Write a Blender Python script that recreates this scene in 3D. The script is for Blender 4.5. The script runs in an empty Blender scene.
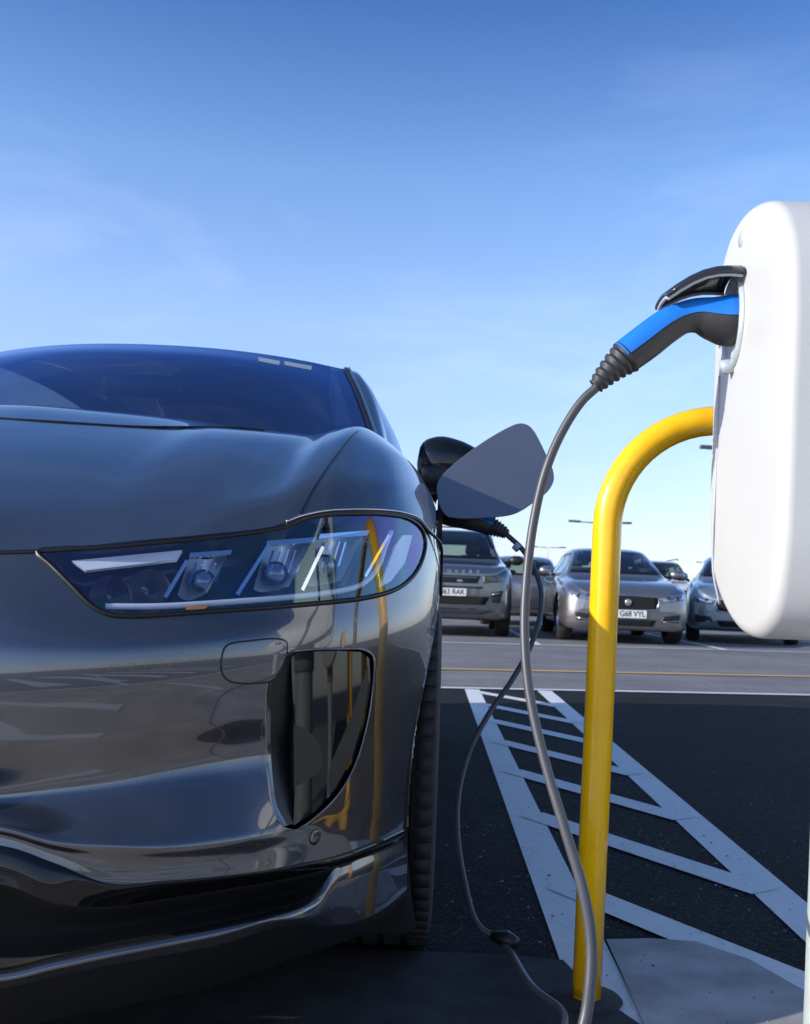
import bpy, bmesh, math, random
from mathutils import Vector as V, Matrix
from mathutils.bvhtree import BVHTree
random.seed(7)
SC = bpy.context.scene
COL = SC.collection
R = math.radians

# ------------------------------------------------------------------ camera numbers
F, CX, CY, H, ROLL = 1000.0, 430.0, 590.0, 0.75, R(2.1)
CR_, SR_ = math.cos(ROLL), math.sin(ROLL)
def ray(px, py):
    rx, ry = px-CX, py-CY
    return ((rx*CR_+ry*SR_)/F, -(-rx*SR_+ry*CR_)/F)      # dX, dZ per metre of Y
def W(px, py, Y):
    a, b = ray(px, py)
    return V((a*Y, Y, H+b*Y))
def proj(p):
    x, y = p[0]/p[1]*F, -(p[2]-H)/p[1]*F
    return (CX+x*CR_-y*SR_, CY+x*SR_+y*CR_)

# ------------------------------------------------------------------ interpolation
def pch(xs, ys, x):
    n = len(xs)
    if x <= xs[0]: return ys[0]
    if x >= xs[-1]: return ys[-1]
    i = 0
    while x > xs[i+1]: i += 1
    d = [(ys[k+1]-ys[k])/(xs[k+1]-xs[k]) for k in range(n-1)]
    def m(k):
        if k == 0: return d[0]
        if k == n-1: return d[-1]
        if d[k-1]*d[k] <= 0: return 0.0
        return 2*d[k-1]*d[k]/(d[k-1]+d[k])
    h = xs[i+1]-xs[i]; t = (x-xs[i])/h
    return ((2*t**3-3*t*t+1)*ys[i]+(t**3-2*t*t+t)*h*m(i)+(-2*t**3+3*t*t)*ys[i+1]+(t**3-t*t)*h*m(i+1))
def lin(pts, x):
    if x <= pts[0][0]: return pts[0][1]
    for a, b in zip(pts, pts[1:]):
        if x <= b[0]: return a[1]+(b[1]-a[1])*(x-a[0])/(b[0]-a[0])
    return pts[-1][1]
def sm(a, b, x):
    t = min(1, max(0, (x-a)/(b-a))); return t*t*(3-2*t)
def crseg(p0, p1, p2, p3, t):
    # non-uniform (centripetal) catmull rom
    def dt(a, b): return max(1e-5, (a-b).length**0.5)
    t01, t12, t23 = dt(p0, p1), dt(p1, p2), dt(p2, p3)
    m1 = (p2-p1)+t12*((p1-p0)/t01-(p2-p0)/(t01+t12))
    m2 = (p2-p1)+t12*((p3-p2)/t23-(p3-p1)/(t12+t23))
    return p1*(2*t**3-3*t*t+1)+m1*(t**3-2*t*t+t)+p2*(-2*t**3+3*t*t)+m2*(t**3-t*t)
def crv(P, n, start=None, closed=False):
    P = [V(p) for p in P]; k = len(P); out = []
    ns = n if isinstance(n, (list, tuple)) else [n]*(k if closed else k-1)
    for i in range(k if closed else k-1):
        p1, p2 = P[i], P[(i+1) % k]
        if closed: p0, p3 = P[i-1], P[(i+2) % k]
        else:
            p0 = P[i-1] if i > 0 else (start if start is not None else p1*2-p2)
            p3 = P[i+2] if i+2 < k else p2*2-p1
        for j in range(ns[i]): out.append(crseg(p0, p1, p2, p3, j/ns[i]))
    if not closed: out.append(P[-1].copy())
    return out
def grid(rows, nu, nv, mirror_x=None):
    """rows: control rows; nu = subdivisions along a row (list), nv = across rows (list)"""
    def st(r): return V((2*mirror_x-r[1][0], r[1][1], r[1][2])) if mirror_x is not None else None
    rr = [crv(r, nu, st(r)) for r in rows]
    cols = [crv([r[j] for r in rr], nv) for j in range(len(rr[0]))]
    m, n = len(cols), len(cols[0])
    vs = [cols[j][i] for i in range(n) for j in range(m)]
    fs = [(i*m+j, i*m+j+1, (i+1)*m+j+1, (i+1)*m+j) for i in range(n-1) for j in range(m-1)]
    return vs, fs, m, n

# ------------------------------------------------------------------ materials
def newmat(name):
    m = bpy.data.materials.new(name); m.use_nodes = True
    nt = m.node_tree; nt.nodes.clear()
    o = nt.nodes.new('ShaderNodeOutputMaterial'); b = nt.nodes.new('ShaderNodeBsdfPrincipled')
    nt.links.new(b.outputs[0], o.inputs[0])
    return m, nt, b, o
def N(nt, t, **kw):
    n = nt.nodes.new('ShaderNode'+t)
    for k, v in kw.items():
        if k in n.inputs: n.inputs[k].default_value = v
        else: setattr(n, k, v)
    return n
def ramp(nt, fac, stops):
    r = nt.nodes.new('ShaderNodeValToRGB'); e = r.color_ramp.elements
    while len(e) < len(stops): e.new(0.5)
    for el, (p, c) in zip(e, stops):
        el.position = p; el.color = (c[0], c[1], c[2], 1) if isinstance(c, (tuple, list)) else (c, c, c, 1)
    nt.links.new(fac, r.inputs[0]); return r.outputs[0]
def mat(name, col, rough=.5, metal=0, coat=0, coatr=.02, var=0, vscale=20, bump=0, bscale=200, ior=1.5, rvar=0, spec=None):
    m, nt, b, o = newmat(name); c4 = (*col, 1)
    b.inputs['Base Color'].default_value = c4
    b.inputs['Roughness'].default_value = rough; b.inputs['Metallic'].default_value = metal
    b.inputs['Coat Weight'].default_value = coat; b.inputs['Coat Roughness'].default_value = coatr
    b.inputs['IOR'].default_value = ior
    if spec is not None: b.inputs['Specular IOR Level'].default_value = spec
    tc = N(nt, 'TexCoord')
    n = N(nt, 'TexNoise', Scale=vscale, Detail=5.0); nt.links.new(tc.outputs['Object'], n.inputs['Vector'])
    if var:
        lo = [max(0, x*(1-var)) for x in col]; hi = [min(1, x*(1+var)) for x in col]
        nt.links.new(ramp(nt, n.outputs[0], [(.3, lo), (.7, hi)]), b.inputs['Base Color'])
    if rvar:
        nt.links.new(ramp(nt, n.outputs[0], [(.35, max(0, rough-rvar)), (.7, rough+rvar)]), b.inputs['Roughness'])
    if bump:
        n2 = N(nt, 'TexNoise', Scale=bscale, Detail=3.0); nt.links.new(tc.outputs['Object'], n2.inputs['Vector'])
        bp = N(nt, 'Bump', Strength=bump, Distance=.002); nt.links.new(n2.outputs[0], bp.inputs['Height'])
        nt.links.new(bp.outputs[0], b.inputs['Normal'])
    return m
def paint(name, col, metal=.75, rough=.32, flake=.10, dust=0.0):
    m, nt, b, o = newmat(name)
    tc = N(nt, 'TexCoord')
    n = N(nt, 'TexNoise', Scale=2500.0, Detail=2.0); nt.links.new(tc.outputs['Object'], n.inputs['Vector'])
    c = ramp(nt, n.outputs[0], [(.35, [x*(1-flake) for x in col]), (.65, [x*(1+flake) for x in col])])
    nt.links.new(c, b.inputs['Base Color'])
    b.inputs['Metallic'].default_value = metal
    n3 = N(nt, 'TexNoise', Scale=3.5, Detail=8.0, Roughness=.7); nt.links.new(tc.outputs['Object'], n3.inputs['Vector'])
    nt.links.new(ramp(nt, n3.outputs[0], [(.35, rough-.04), (.7, rough+.08)]), b.inputs['Roughness'])
    b.inputs['Coat Weight'].default_value = 1; b.inputs['Coat IOR'].default_value = 1.85
    n4 = N(nt, 'TexNoise', Scale=9.0, Detail=10.0, Roughness=.75); nt.links.new(tc.outputs['Object'], n4.inputs['Vector'])
    nt.links.new(ramp(nt, n4.outputs[0], [(.45, .012), (.8, .012+dust)]), b.inputs['Coat Roughness'])
    # very slight orange peel
    n2 = N(nt, 'TexNoise', Scale=160.0, Detail=1.0); nt.links.new(tc.outputs['Object'], n2.inputs['Vector'])
    bp = N(nt, 'Bump', Strength=.02, Distance=.001); nt.links.new(n2.outputs[0], bp.inputs['Height'])
    return m
def glass(name, tint, refl=1.0, trans=(.5, .55, .55), film=0, base=.06):
    """thin pane: transparent + sharp reflection by fresnel"""
    m = bpy.data.materials.new(name); m.use_nodes = True; nt = m.node_tree; nt.nodes.clear()
    o = N(nt, 'OutputMaterial'); t = N(nt, 'BsdfTransparent', Color=(*trans, 1)); g = N(nt, 'BsdfGlossy', Roughness=.01, Color=(*tint, 1))
    lw = N(nt, 'LayerWeight', Blend=.5)
    mx = N(nt, 'MixShader')
    mr = N(nt, 'MapRange'); mr.inputs['From Min'].default_value = 0; mr.inputs['From Max'].default_value = 1
    pw = N(nt, 'Math', operation='POWER'); pw.inputs[1].default_value = 3.2
    nt.links.new(lw.outputs['Facing'], pw.inputs[0]); nt.links.new(pw.outputs[0], mr.inputs['Value'])
    mr.inputs['To Min'].default_value = base; mr.inputs['To Max'].default_value = refl
    nt.links.new(mr.outputs[0], mx.inputs[0]); nt.links.new(t.outputs[0], mx.inputs[1]); nt.links.new(g.outputs[0], mx.inputs[2])
    if film:
        tc = N(nt, 'TexCoord'); n = N(nt, 'TexNoise', Scale=4.5, Detail=1.0, Distortion=.6); nt.links.new(tc.outputs['Object'], n.inputs['Vector'])
        c = ramp(nt, n.outputs[0], [(.3, (.55, .68, 1)), (.42, (.72, .58, 1)), (.5, (.6, .72, 1)), (.6, (.6, .9, .97)), (.72, (.6, .55, 1))])
        nt.links.new(c, g.inputs['Color'])
    nt.links.new(mx.outputs[0], o.inputs[0]); return m
def asphalt(name, a, b_, size=1.0, cracks=True, patches=.25):
    m, nt, b, o = newmat(name); tc = N(nt, 'TexCoord')
    v = N(nt, 'TexVoronoi', Scale=230.0*size); nt.links.new(tc.outputs['Object'], v.inputs['Vector'])
    n = N(nt, 'TexNoise', Scale=70.0*size, Detail=8.0, Roughness=.75); nt.links.new(tc.outputs['Object'], n.inputs['Vector'])
    big = N(nt, 'TexNoise', Scale=.9, Detail=6.0, Roughness=.65); nt.links.new(tc.outputs['Object'], big.inputs['Vector'])
    mp = N(nt, 'Mapping'); mp.inputs['Scale'].default_value = (.25, 3.0, 1); mp.inputs['Rotation'].default_value = (0, 0, R(-9))
    nt.links.new(tc.outputs['Object'], mp.inputs[0])
    st = N(nt, 'TexNoise', Scale=1.6, Detail=7.0, Roughness=.7); nt.links.new(mp.outputs[0], st.inputs['Vector'])
    mixv = N(nt, 'Math', operation='MULTIPLY'); sep = N(nt, 'SeparateColor'); nt.links.new(v.outputs['Color'], sep.inputs[0])
    nt.links.new(sep.outputs[0], mixv.inputs[0]); nt.links.new(n.outputs[0], mixv.inputs[1])
    c = ramp(nt, mixv.outputs[0], [(.05, a), (.24, [(x+y)/2*.9 for x, y in zip(a, b_)]), (.42, b_), (.60, [min(.5, x*2.6) for x in b_])])
    p = ramp(nt, big.outputs[0], [(.3, 1-patches), (.7, 1+patches)]); p2 = ramp(nt, st.outputs[0], [(.3, 1-patches), (.72, 1+patches)])
    m1 = N(nt, 'MixRGB', blend_type='MULTIPLY', Fac=1.0); nt.links.new(c, m1.inputs[1]); nt.links.new(p, m1.inputs[2])
    m2 = N(nt, 'MixRGB', blend_type='MULTIPLY', Fac=1.0); nt.links.new(m1.outputs[0], m2.inputs[1]); nt.links.new(p2, m2.inputs[2])
    nt.links.new(m2.outputs[0], b.inputs['Base Color']); b.inputs['Roughness'].default_value = .85
    b.inputs['Specular IOR Level'].default_value = .12
    bp = N(nt, 'Bump', Strength=1.0, Distance=.006); nt.links.new(mixv.outputs[0], bp.inputs['Height']); nt.links.new(bp.outputs[0], b.inputs['Normal'])
    return m
def linepaint(name, col, wear=.5):
    m, nt, b, o = newmat(name); tc = N(nt, 'TexCoord')
    n = N(nt, 'TexNoise', Scale=60.0, Detail=9.0, Roughness=.8); nt.links.new(tc.outputs['Object'], n.inputs['Vector'])
    big = N(nt, 'TexNoise', Scale=2.2, Detail=6.0, Roughness=.7); nt.links.new(tc.outputs['Object'], big.inputs['Vector'])
    ad = N(nt, 'Math', operation='ADD'); nt.links.new(n.outputs[0], ad.inputs[0])
    ml = N(nt, 'Math', operation='MULTIPLY'); ml.inputs[1].default_value = .55; nt.links.new(big.outputs[0], ml.inputs[0]); nt.links.new(ml.outputs[0], ad.inputs[1])
    c = ramp(nt, ad.outputs[0], [(.40, [x*.30 for x in col]), (.50, [x*.72 for x in col]), (.75, [x*.92 for x in col]), (.95, col)])
    nt.links.new(c, b.inputs['Base Color']); b.inputs['Roughness'].default_value = .7
    bp = N(nt, 'Bump', Strength=.6, Distance=.003); nt.links.new(n.outputs[0], bp.inputs['Height']); nt.links.new(bp.outputs[0], b.inputs['Normal'])
    # worn through in places: the asphalt shows
    t = N(nt, 'BsdfTransparent'); mx = N(nt, 'MixShader'); w = ramp(nt, n.outputs[0], [(.31, 0), (.36, 1)])
    nt.links.new(w, mx.inputs[0]); nt.links.new(t.outputs[0], mx.inputs[1]); nt.links.new(b.outputs[0], mx.inputs[2]); nt.links.new(mx.outputs[0], o.inputs[0])
    return m

M = dict(
    paint=paint('grey_metallic_paint', (.082, .086, .098), .82, .25, dust=.0),
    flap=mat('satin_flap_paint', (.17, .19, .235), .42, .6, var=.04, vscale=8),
    gloss=mat('gloss_black', (.005, .005, .006), .03, ior=1.5),
    black=mat('black_plastic', (.012, .012, .013), .45, bump=.2, bscale=600),
    void=mat('dark_cavity', (.006, .006, .006), .9),
    rubber=mat('tyre_rubber', (.018, .018, .018), .75, var=.3, bump=.4, bscale=300),
    seal=mat('rubber_seal', (.004, .004, .004), .35),
    chrome=mat('chrome', (.75, .76, .78), .08, 1),
    satin=mat('satin_trim', (.55, .55, .56), .25, 1),
    alloy=mat('alloy', (.35, .36, .38), .28, 1),
    lens=glass('headlight_lens', (.45, .6, 1), .85, (.9, .93, .97), film=1, base=.12),
    projector=glass('projector_lens', (.8, .9, 1), 1, (.35, .45, .6), base=.18),
    white_ribbed=mat('ribbed_light_guide', (.72, .74, .8), .25),
    housing=mat('lamp_housing', (.020, .026, .038), .22, .4),
    reflector=mat('lamp_reflector', (.72, .77, .85), .38, .85),
    teal=mat('lamp_blue_bezel', (.08, .22, .38), .15, .8),
    amber=mat('amber_lens', (.8, .3, .02), .2),
    screen=glass('windscreen_glass', (.5, .62, .95), .9, (.30, .34, .40), base=.19),
    sideglass=glass('side_glass', (.7, .8, 1), .9, (.6, .63, .65), base=.12),
    interior=mat('cabin_trim', (.03, .032, .036), .8, var=.3),
    seat=mat('seat_leather', (.07, .07, .075), .6, var=.2),
    yellow=mat('yellow_powder_coat', (1.0, .52, .001), .2, coat=.6, coatr=.06, var=.07, vscale=25, bump=.05, bscale=60, rvar=.06),
    white=mat('white_moulded_plastic', (.52, .52, .507), .42, var=.02, vscale=6, bump=.05, bscale=300),
    whitegrey=mat('grey_moulded_plastic', (.42, .43, .46), .45),
    post=mat('grey_post_paint', (.42, .47, .46), .4, var=.06, bump=.1, bscale=300),
    blue=mat('blue_plug_shell', (.012, .17, .62), .38, var=.06, vscale=30, bump=.08, bscale=400),
    plug=mat('plug_grip', (.028, .028, .032), .5, bump=.2, bscale=500),
    cable=mat('grey_cable_sheath', (.062, .062, .07), .42, bump=.05, bscale=90),
    cable_tag=mat('cable_tag', (.35, .42, .6), .5),
    clear=glass('clear_lid', (.9, .95, 1), 1, (.30, .33, .36), base=.2),
    lidframe=mat('smoked_lid_rim', (.022, .025, .03), .12),
    bezel=mat('socket_bezel', (.45, .52, .55), .25, .2),
    asphalt=asphalt('bay_asphalt', (.005, .0052, .0058), (.034, .034, .036)),
    road=asphalt('road_asphalt', (.17, .163, .165), (.29, .28, .28), patches=.18),
    patch=mat('old_dark_asphalt', (.022, .022, .024), .9, var=.5, vscale=14, bump=.6, bscale=150),
    concrete=mat('concrete', (.35, .345, .33), .85, var=.4, vscale=5, bump=.6, bscale=130),
    paving=mat('tan_paving', (.42, .36, .30), .85, var=.3, vscale=3, bump=.6, bscale=120),
    lwhite=linepaint('white_road_paint', (.78, .78, .76)),
    lyellow=linepaint('yellow_road_paint', (.72, .45, .12)),
    silver=paint('silver_car_paint', (.30, .30, .31), .8, .32),
    bronze=paint('warm_grey_car_paint', (.25, .24, .245), .8, .36),
    bluegrey=paint('blue_grey_car_paint', (.30, .36, .385), .7, .34),
    wpaint=paint('white_car_paint', (.60, .60, .58), .0, .4, .02),
    suvgrey=paint('dark_grey_car_paint', (.15, .16, .175), .8, .33),
    bgglass=mat('tinted_car_glass', (.016, .034, .037), .03, spec=.28),
    carglass=glass('car_window_glass', (.8, .9, 1), 1, (.55, .62, .60), base=.10),
    hl=mat('lamp_cluster_glass', (.35, .37, .40), .08, .75, coat=1),
    hldark=mat('lamp_cluster_dark', (.06, .065, .075), .06, .5, coat=1),
    redlamp=mat('red_tail_lamp', (.45, .01, .01), .15, coat=1),
    plate=mat('white_plate', (.72, .72, .68), .4),
    letter=mat('plate_lettering', (.01, .01, .01), .5),
    greylet=mat('bright_lettering', (.5, .5, .5), .3, .8),
    brown=mat('timber_slats', (.16, .09, .05), .8, var=.4),
)

# ------------------------------------------------------------------ object helpers
ORG = V((0, 0, 0))
def link(o, parent=None):
    COL.objects.link(o)
    if parent is not None: o.parent = parent
    return o
def mk(name, vs, fs, m, parent=None, smooth=True, normals=None, org=None, label=None):
    org = ORG if org is None else V(org)
    me = bpy.data.meshes.new(name); me.from_pydata([tuple(V(v)-org) for v in vs], [], fs); me.update()
    for p in me.polygons: p.use_smooth = smooth
    if normals is not None: me.normals_split_custom_set_from_vertices([tuple(n) for n in normals])
    mats = m if isinstance(m, list) else [m]
    for x in mats: me.materials.append(x)
    o = bpy.data.objects.new(name, me)
    if label: o['label'] = label
    return link(o, parent)
def empty(name, loc, label, cat, group=None, rz=0):
    o = bpy.data.objects.new(name, None); o.location = loc; o.rotation_euler = (0, 0, rz); o.empty_display_size = .2
    return tag(link(o), label, cat, group)
def tag(o, label, cat, group=None):
    o['label'] = label; o['category'] = cat
    if group: o['group'] = group
    return o
def struct(o, kind='structure'):
    o['kind'] = kind; return o
def copy_tree(o, parent=None):
    c = o.copy(); COL.objects.link(c)
    if parent is not None: c.parent = parent
    for ch in [x for x in COL.objects if x.parent == o]: copy_tree(ch, c)
    return c
def tube(P, r, n=12, up=V((0, 0, 1)), flat=1.0, cap=True, arc=None, frames=False):
    """sweep circle; r number or list; arc=(a0,a1) open section"""
    P = [V(p) for p in P]; k = len(P); vs = []; fs = []
    rs = r if isinstance(r, (list, tuple)) else [r]*k
    prev = None
    for i, p in enumerate(P):
        t = (P[min(i+1, k-1)]-P[max(i-1, 0)])
        if t.length < 1e-9: t = V((0, 0, 1))
        t.normalize()
        u = (up if prev is None else prev); u = (u-t*u.dot(t))
        if u.length < 1e-4: u = V((0, 1, 0))-t*t.y
        u.normalize(); prev = u; w = t.cross(u)
        for j in range(n):
            a = 2*math.pi*j/n if arc is None else arc[0]+(arc[1]-arc[0])*j/(n-1)
            vs.append(p+(u*math.cos(a)+w*math.sin(a)*flat)*rs[i])
    for i in range(k-1):
        for j in range(n if arc is None else n-1):
            fs.append((i*n+j, i*n+(j+1) % n, (i+1)*n+(j+1) % n, (i+1)*n+j))
    if cap and arc is None: fs += [tuple(range(n))[::-1], tuple((k-1)*n+j for j in range(n))]
    return vs, fs
def join(*parts):
    vs, fs = [], []
    for a, b in parts:
        o = len(vs); vs += a; fs += [tuple(i+o for i in f) for f in b]
    return vs, fs
def box(x0, x1, y0, y1, z0, z1):
    vs = [V((x, y, z)) for z in (z0, z1) for y in (y0, y1) for x in (x0, x1)]
    return vs, [(0, 2, 3, 1), (4, 5, 7, 6), (0, 1, 5, 4), (2, 6, 7, 3), (0, 4, 6, 2), (1, 3, 7, 5)]
def lathe(prof, n=48, axis='x', c=(0, 0, 0)):
    """prof: (a, r) a along axis"""
    vs, fs = [], []; c = V(c)
    for a, r in prof:
        for j in range(n):
            t = 2*math.pi*j/n; q = (r*math.cos(t), r*math.sin(t))
            vs.append(c+(V((a, q[0], q[1])) if axis == 'x' else V((q[0], a, q[1])) if axis == 'y' else V((q[0], q[1], a))))
    for i in range(len(prof)-1):
        for j in range(n): fs.append((i*n+j, i*n+(j+1) % n, (i+1)*n+(j+1) % n, (i+1)*n+j))
    return vs, fs
def bevel(o, w, s=2):
    b = o.modifiers.new('bevel', 'BEVEL'); b.width = w; b.segments = s; b.limit_method = 'ANGLE'; b.angle_limit = R(35); b.harden_normals = False
    return o
def prism(poly, vec):
    n = len(poly); vs = [V(p) for p in poly]+[V(p)+V(vec) for p in poly]
    return vs, [tuple(range(n))[::-1], tuple(range(n, 2*n))]+[(i, (i+1) % n, n+(i+1) % n, n+i) for i in range(n)]
def fixn(o):
    bm = bmesh.new(); bm.from_mesh(o.data); bmesh.ops.recalc_face_normals(bm, faces=bm.faces); bm.to_mesh(o.data); bm.free(); return o
def inside(poly, x, y):
    c = False; n = len(poly); j = n-1
    for i in range(n):
        xi, yi = poly[i]; xj, yj = poly[j]
        if (yi > y) != (yj > y) and x < (xj-xi)*(y-yi)/(yj-yi)+xi: c = not c
        j = i
    return c
def smooth2(poly, n=6):
    return [(p.x, p.y) for p in crv([V((a, b, 0)) for a, b in poly], n, closed=True)]
def nearest(poly, x, y):
    best = (1e9, None); n = len(poly)
    for i in range(n):
        ax, ay = poly[i]; bx, by = poly[(i+1) % n]; dx, dy = bx-ax, by-ay; L = dx*dx+dy*dy or 1e-9
        t = min(1, max(0, ((x-ax)*dx+(y-ay)*dy)/L)); qx, qy = ax+t*dx, ay+t*dy
        d = (qx-x)**2+(qy-y)**2
        if d < best[0]: best = (d, (qx, qy))
    return best[0]**.5, best[1]

# ------------------------------------------------------------------ ground
ROADDIR = V((3.05, .50, 0)).normalized()
def gz(y): return .08*sm(7.6, 14.0, y)
def ghit(px, py):
    a, b = ray(px, py); Y = H/-b
    for _ in range(20): Y = (H-gz(Y))/-b
    return V((a*Y, Y, gz(Y)))
def sheet(name, xs, ys, dz, m):
    vs = [V((x, y, gz(y)+dz)) for y in ys for x in xs]; n = len(xs)
    return struct(mk(name, vs, [(i*n+j, i*n+j+1, (i+1)*n+j+1, (i+1)*n+j) for i in range(len(ys)-1) for j in range(n-1)], m, smooth=True))
ys = [-400, -60, -15, -5, 0, 3, 6, 7.2]+[7.6+.4*i for i in range(17)]+[16, 20, 40, 120, 600]
sheet('ground', [-500, -60, -20, -5, 0, 5, 20, 60, 500], ys, 0, M['road'])
# the darker, newer surface of the bays, ending at the skewed line
def lineY(x, y0): return y0+x*ROADDIR.y/ROADDIR.x
def quadstrip(name, A, B, m, dz, kind=True):
    """A, B polylines of (x, y)"""
    vs = [V((x, y, gz(y)+dz)) for x, y in A+B]; n = len(A)
    return mk(name, vs, [(i, i+1, n+i+1, n+i) for i in range(n-1)], m)
E0 = 7.62
xs = [-14+i*1.0 for i in range(33)]
struct(quadstrip('parking_bay_surface', [(x, 1.2) for x in xs], [(x, lineY(x, E0)) for x in xs], M['asphalt'], .004))
# tan paved island in front of the bays, behind and beside the camera
struct(quadstrip('pavement', [(x, -.9) for x in xs], [(x, 1.2) for x in xs], M['paving'], .006))
struct(quadstrip('rear_bay_surface', [(x, -6.5) for x in xs], [(x, -.9) for x in xs], M['road'], .004))
def poly_line(name, pts, w, m, dz):
    vs, fs = [], []
    for k, (a, b) in enumerate(pts):
        a = V((*a, 0)); b = V((*b, 0)); d = (b-a).normalized(); nn = V((-d.y, d.x, 0))*w/2
        nseg = max(1, int((b-a).length/.8)); o = len(vs)
        for i in range(nseg+1):
            p = a.lerp(b, i/nseg)
            for q in (p-nn, p+nn): vs.append(V((q.x, q.y, gz(q.y)+dz)))
        fs += [(o+2*i, o+2*i+2, o+2*i+3, o+2*i+1) for i in range(nseg)]
    return struct(mk(name, vs, fs, m))
# hatched buffer beside the bay
X0, X1, X2, X3 = .298, .398, .86, .96
poly_line('bay_marking', [((.348, 1.6), (.348, 7.62)), ((.91, 1.6), (.91, 7.72))], .112, M['lwhite'], .0065)
bars = []
for i in range(1, 8):
    yl = 8.34-.815*i
    bars.append(((X1-.03, yl-.08), (X2+.03, yl-.08-.80)))
bars = [b for b in bars if b[1][1] > 1.2]
poly_line('hatch_marking', bars, .108, M['lwhite'], .0085)
poly_line('bay_end_line', [((-13, lineY(-13, E0)), (17, lineY(17, E0)))], .085, M['lwhite'], .011)
poly_line('yellow_lane_line', [((-13, lineY(-13, 9.3)), (17, lineY(17, 9.3)))], .10, M['lyellow'], .008)
poly_line('far_bay_line', [((-13, lineY(-13, 12.9)), (20, lineY(20, 12.9)))]+[((x, lineY(x, 12.95)), (x+.0, lineY(x, 18))) for x in (-3.6, -1.15, 1.45, 4.05, 6.6, 9.2)], .10, M['lwhite'], .008)
poly_line('rear_bay_marking', [((x, -6), (x, -1.0)) for x in (-4.6, -2.1, .4, 2.9, 5.4)]+[((-14, -.95), (16, -.95))], .1, M['lwhite'], .008)
poly_line('reflection_strokes', [((-2.0, .25), (-.9, .95)), ((-1.4, .1), (-.3, .8)), ((-.9, -.1), (-.1, .45)), ((-3.2, .3), (-2.3, .9)), ((.9, -.6), (.9, 1.2))], .12, M['lwhite'], .010)  # unseen white strokes, added so the bumper mirrors pale patches
poly_line('reflection_stripes', [((-3.4+.9*k, -5.6), (-2.2+.9*k, -1.6)) for k in range(8)], .32, M['lwhite'], .010)  # unseen wide stripes behind the camera, added for the bumper's reflections
# concrete pad under the charger, and the old dark asphalt square by the hoop
pad = [ghit(*p) for p in [(606, 944), (650, 943), (696, 946), (749, 964), (785, 985), (812, 1000)]]
pad2 = [(p.x, p.y) for p in pad]+[(1.25, 1.75), (1.3, .56), (.34, .56), (.40, 1.75)]
o = mk('concrete_pad', [V((x, y, .0105)) for x, y in pad2], [tuple(range(len(pad2)))], M['concrete']); struct(fixn(o))
q = [(-3.2, 2.03), (-1.5, 2.03), (.15, 2.04), (.296, 2.02), (.335, 1.85), (.395, 1.72), (.36, 1.2), (-3.2, 1.2)]
o = mk('dark_asphalt_patch', [V((x, y, .0135)) for x, y in q], [tuple(range(len(q)))], M['patch']); struct(fixn(o))

rnd = random.Random(11); gvs, gfs = [], []
for k in range(900):
    x, y = rnd.uniform(-.1, 2.6), rnd.uniform(1.3, 7.4)
    if k % 3 == 0: x, y = rnd.uniform(0, 1.2), rnd.uniform(1.7, 3.2)
    r_ = rnd.uniform(.0012, .0035)*(1 if k % 12 else 1.8); b = len(gvs)
    for dx, dy, dz in ((1, 0, 0), (0, 1, 0), (-1, 0, 0), (0, -1, 0), (0, 0, .8)): gvs.append(V((x+dx*r_*rnd.uniform(.6, 1.3), y+dy*r_*rnd.uniform(.6, 1.3), gz(y)+.006+(.004 if X0 < x < X3 else 0)+dz*r_)))
    gfs += [(b, b+1, b+4), (b+1, b+2, b+4), (b+2, b+3, b+4), (b+3, b, b+4)]
struct(mk('loose_grit', gvs, gfs, mat('grit_stone', (.22, .21, .2), .9, var=.6, vscale=40), smooth=False), 'stuff')
# ------------------------------------------------------------------ the grey car, front corner towards us
XC, Y0 = -.925, 1.33
ORG = V((XC, Y0, 0))
car = empty('electric_car', tuple(ORG), 'large dark grey electric car in the foreground, its charging flap open', 'car')
PS = [0, .2, .35, .5, .6, .7, .78, .85, .9, .93, .943, .9475]
PY = [0, .004, .016, .045, .085, .15, .225, .32, .42, .52, .62, .80]
def plan(s): return pch(PS, PY, abs(s))
def surfpt(px, py, off):
    a, b = ray(px, py); lo, hi = Y0-.3, Y0+.95
    f = lambda Y: Y-(Y0+plan(a*Y-XC)+off)
    # first crossing
    prev = lo; k = 200
    for i in range(1, k+1):
        Y = lo+(hi-lo)*i/k
        if a*Y-XC < .9475 and f(Y) >= 0:
            lo2, hi2 = prev, Y
            for _ in range(30):
                mid = (lo2+hi2)/2
                if f(mid) >= 0: hi2 = mid
                else: lo2 = mid
            return W(px, py, hi2)
        prev = Y
    raise Exception('no hit %s %s' % (px, py))
def Lc(s, y, z): return V((XC+s, Y0+y, z))
CPX = [0, 55, 110, 165, 215, 258, 295, 330, 362, 390, 412, 427]
SIDE = [(.60, .941), (.75, .946), (1.0, .947), (1.5, .947), (2.2, .948), (3.0, .946), (3.7, .94), (4.2, .915), (4.5, .83), (4.64, .6), (4.68, .3), (4.68, 0)]
def level(pts, off, sidez, ds=0.0, rearin=0.0):
    row = []
    for px in CPX:
        row.append(surfpt(px, pch([p[0] for p in pts], [p[1] for p in pts], px), off(px)))
    z0 = row[0].z; sl = (row[1].z-row[0].z)/(row[1].x-row[0].x)*.3
    left = []
    for s in (0, .17):
        left.append(Lc(s, plan(s)+off(0), z0-sl*(row[0].x-XC-s)))
    side = []
    for y, s in SIDE:
        side.append(Lc(s*(1-ds), y-(rearin if y > 4.1 else 0), lin(sidez, y)))
    return left+row+side
fade = lambda px: sm(262, 345, px)
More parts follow.
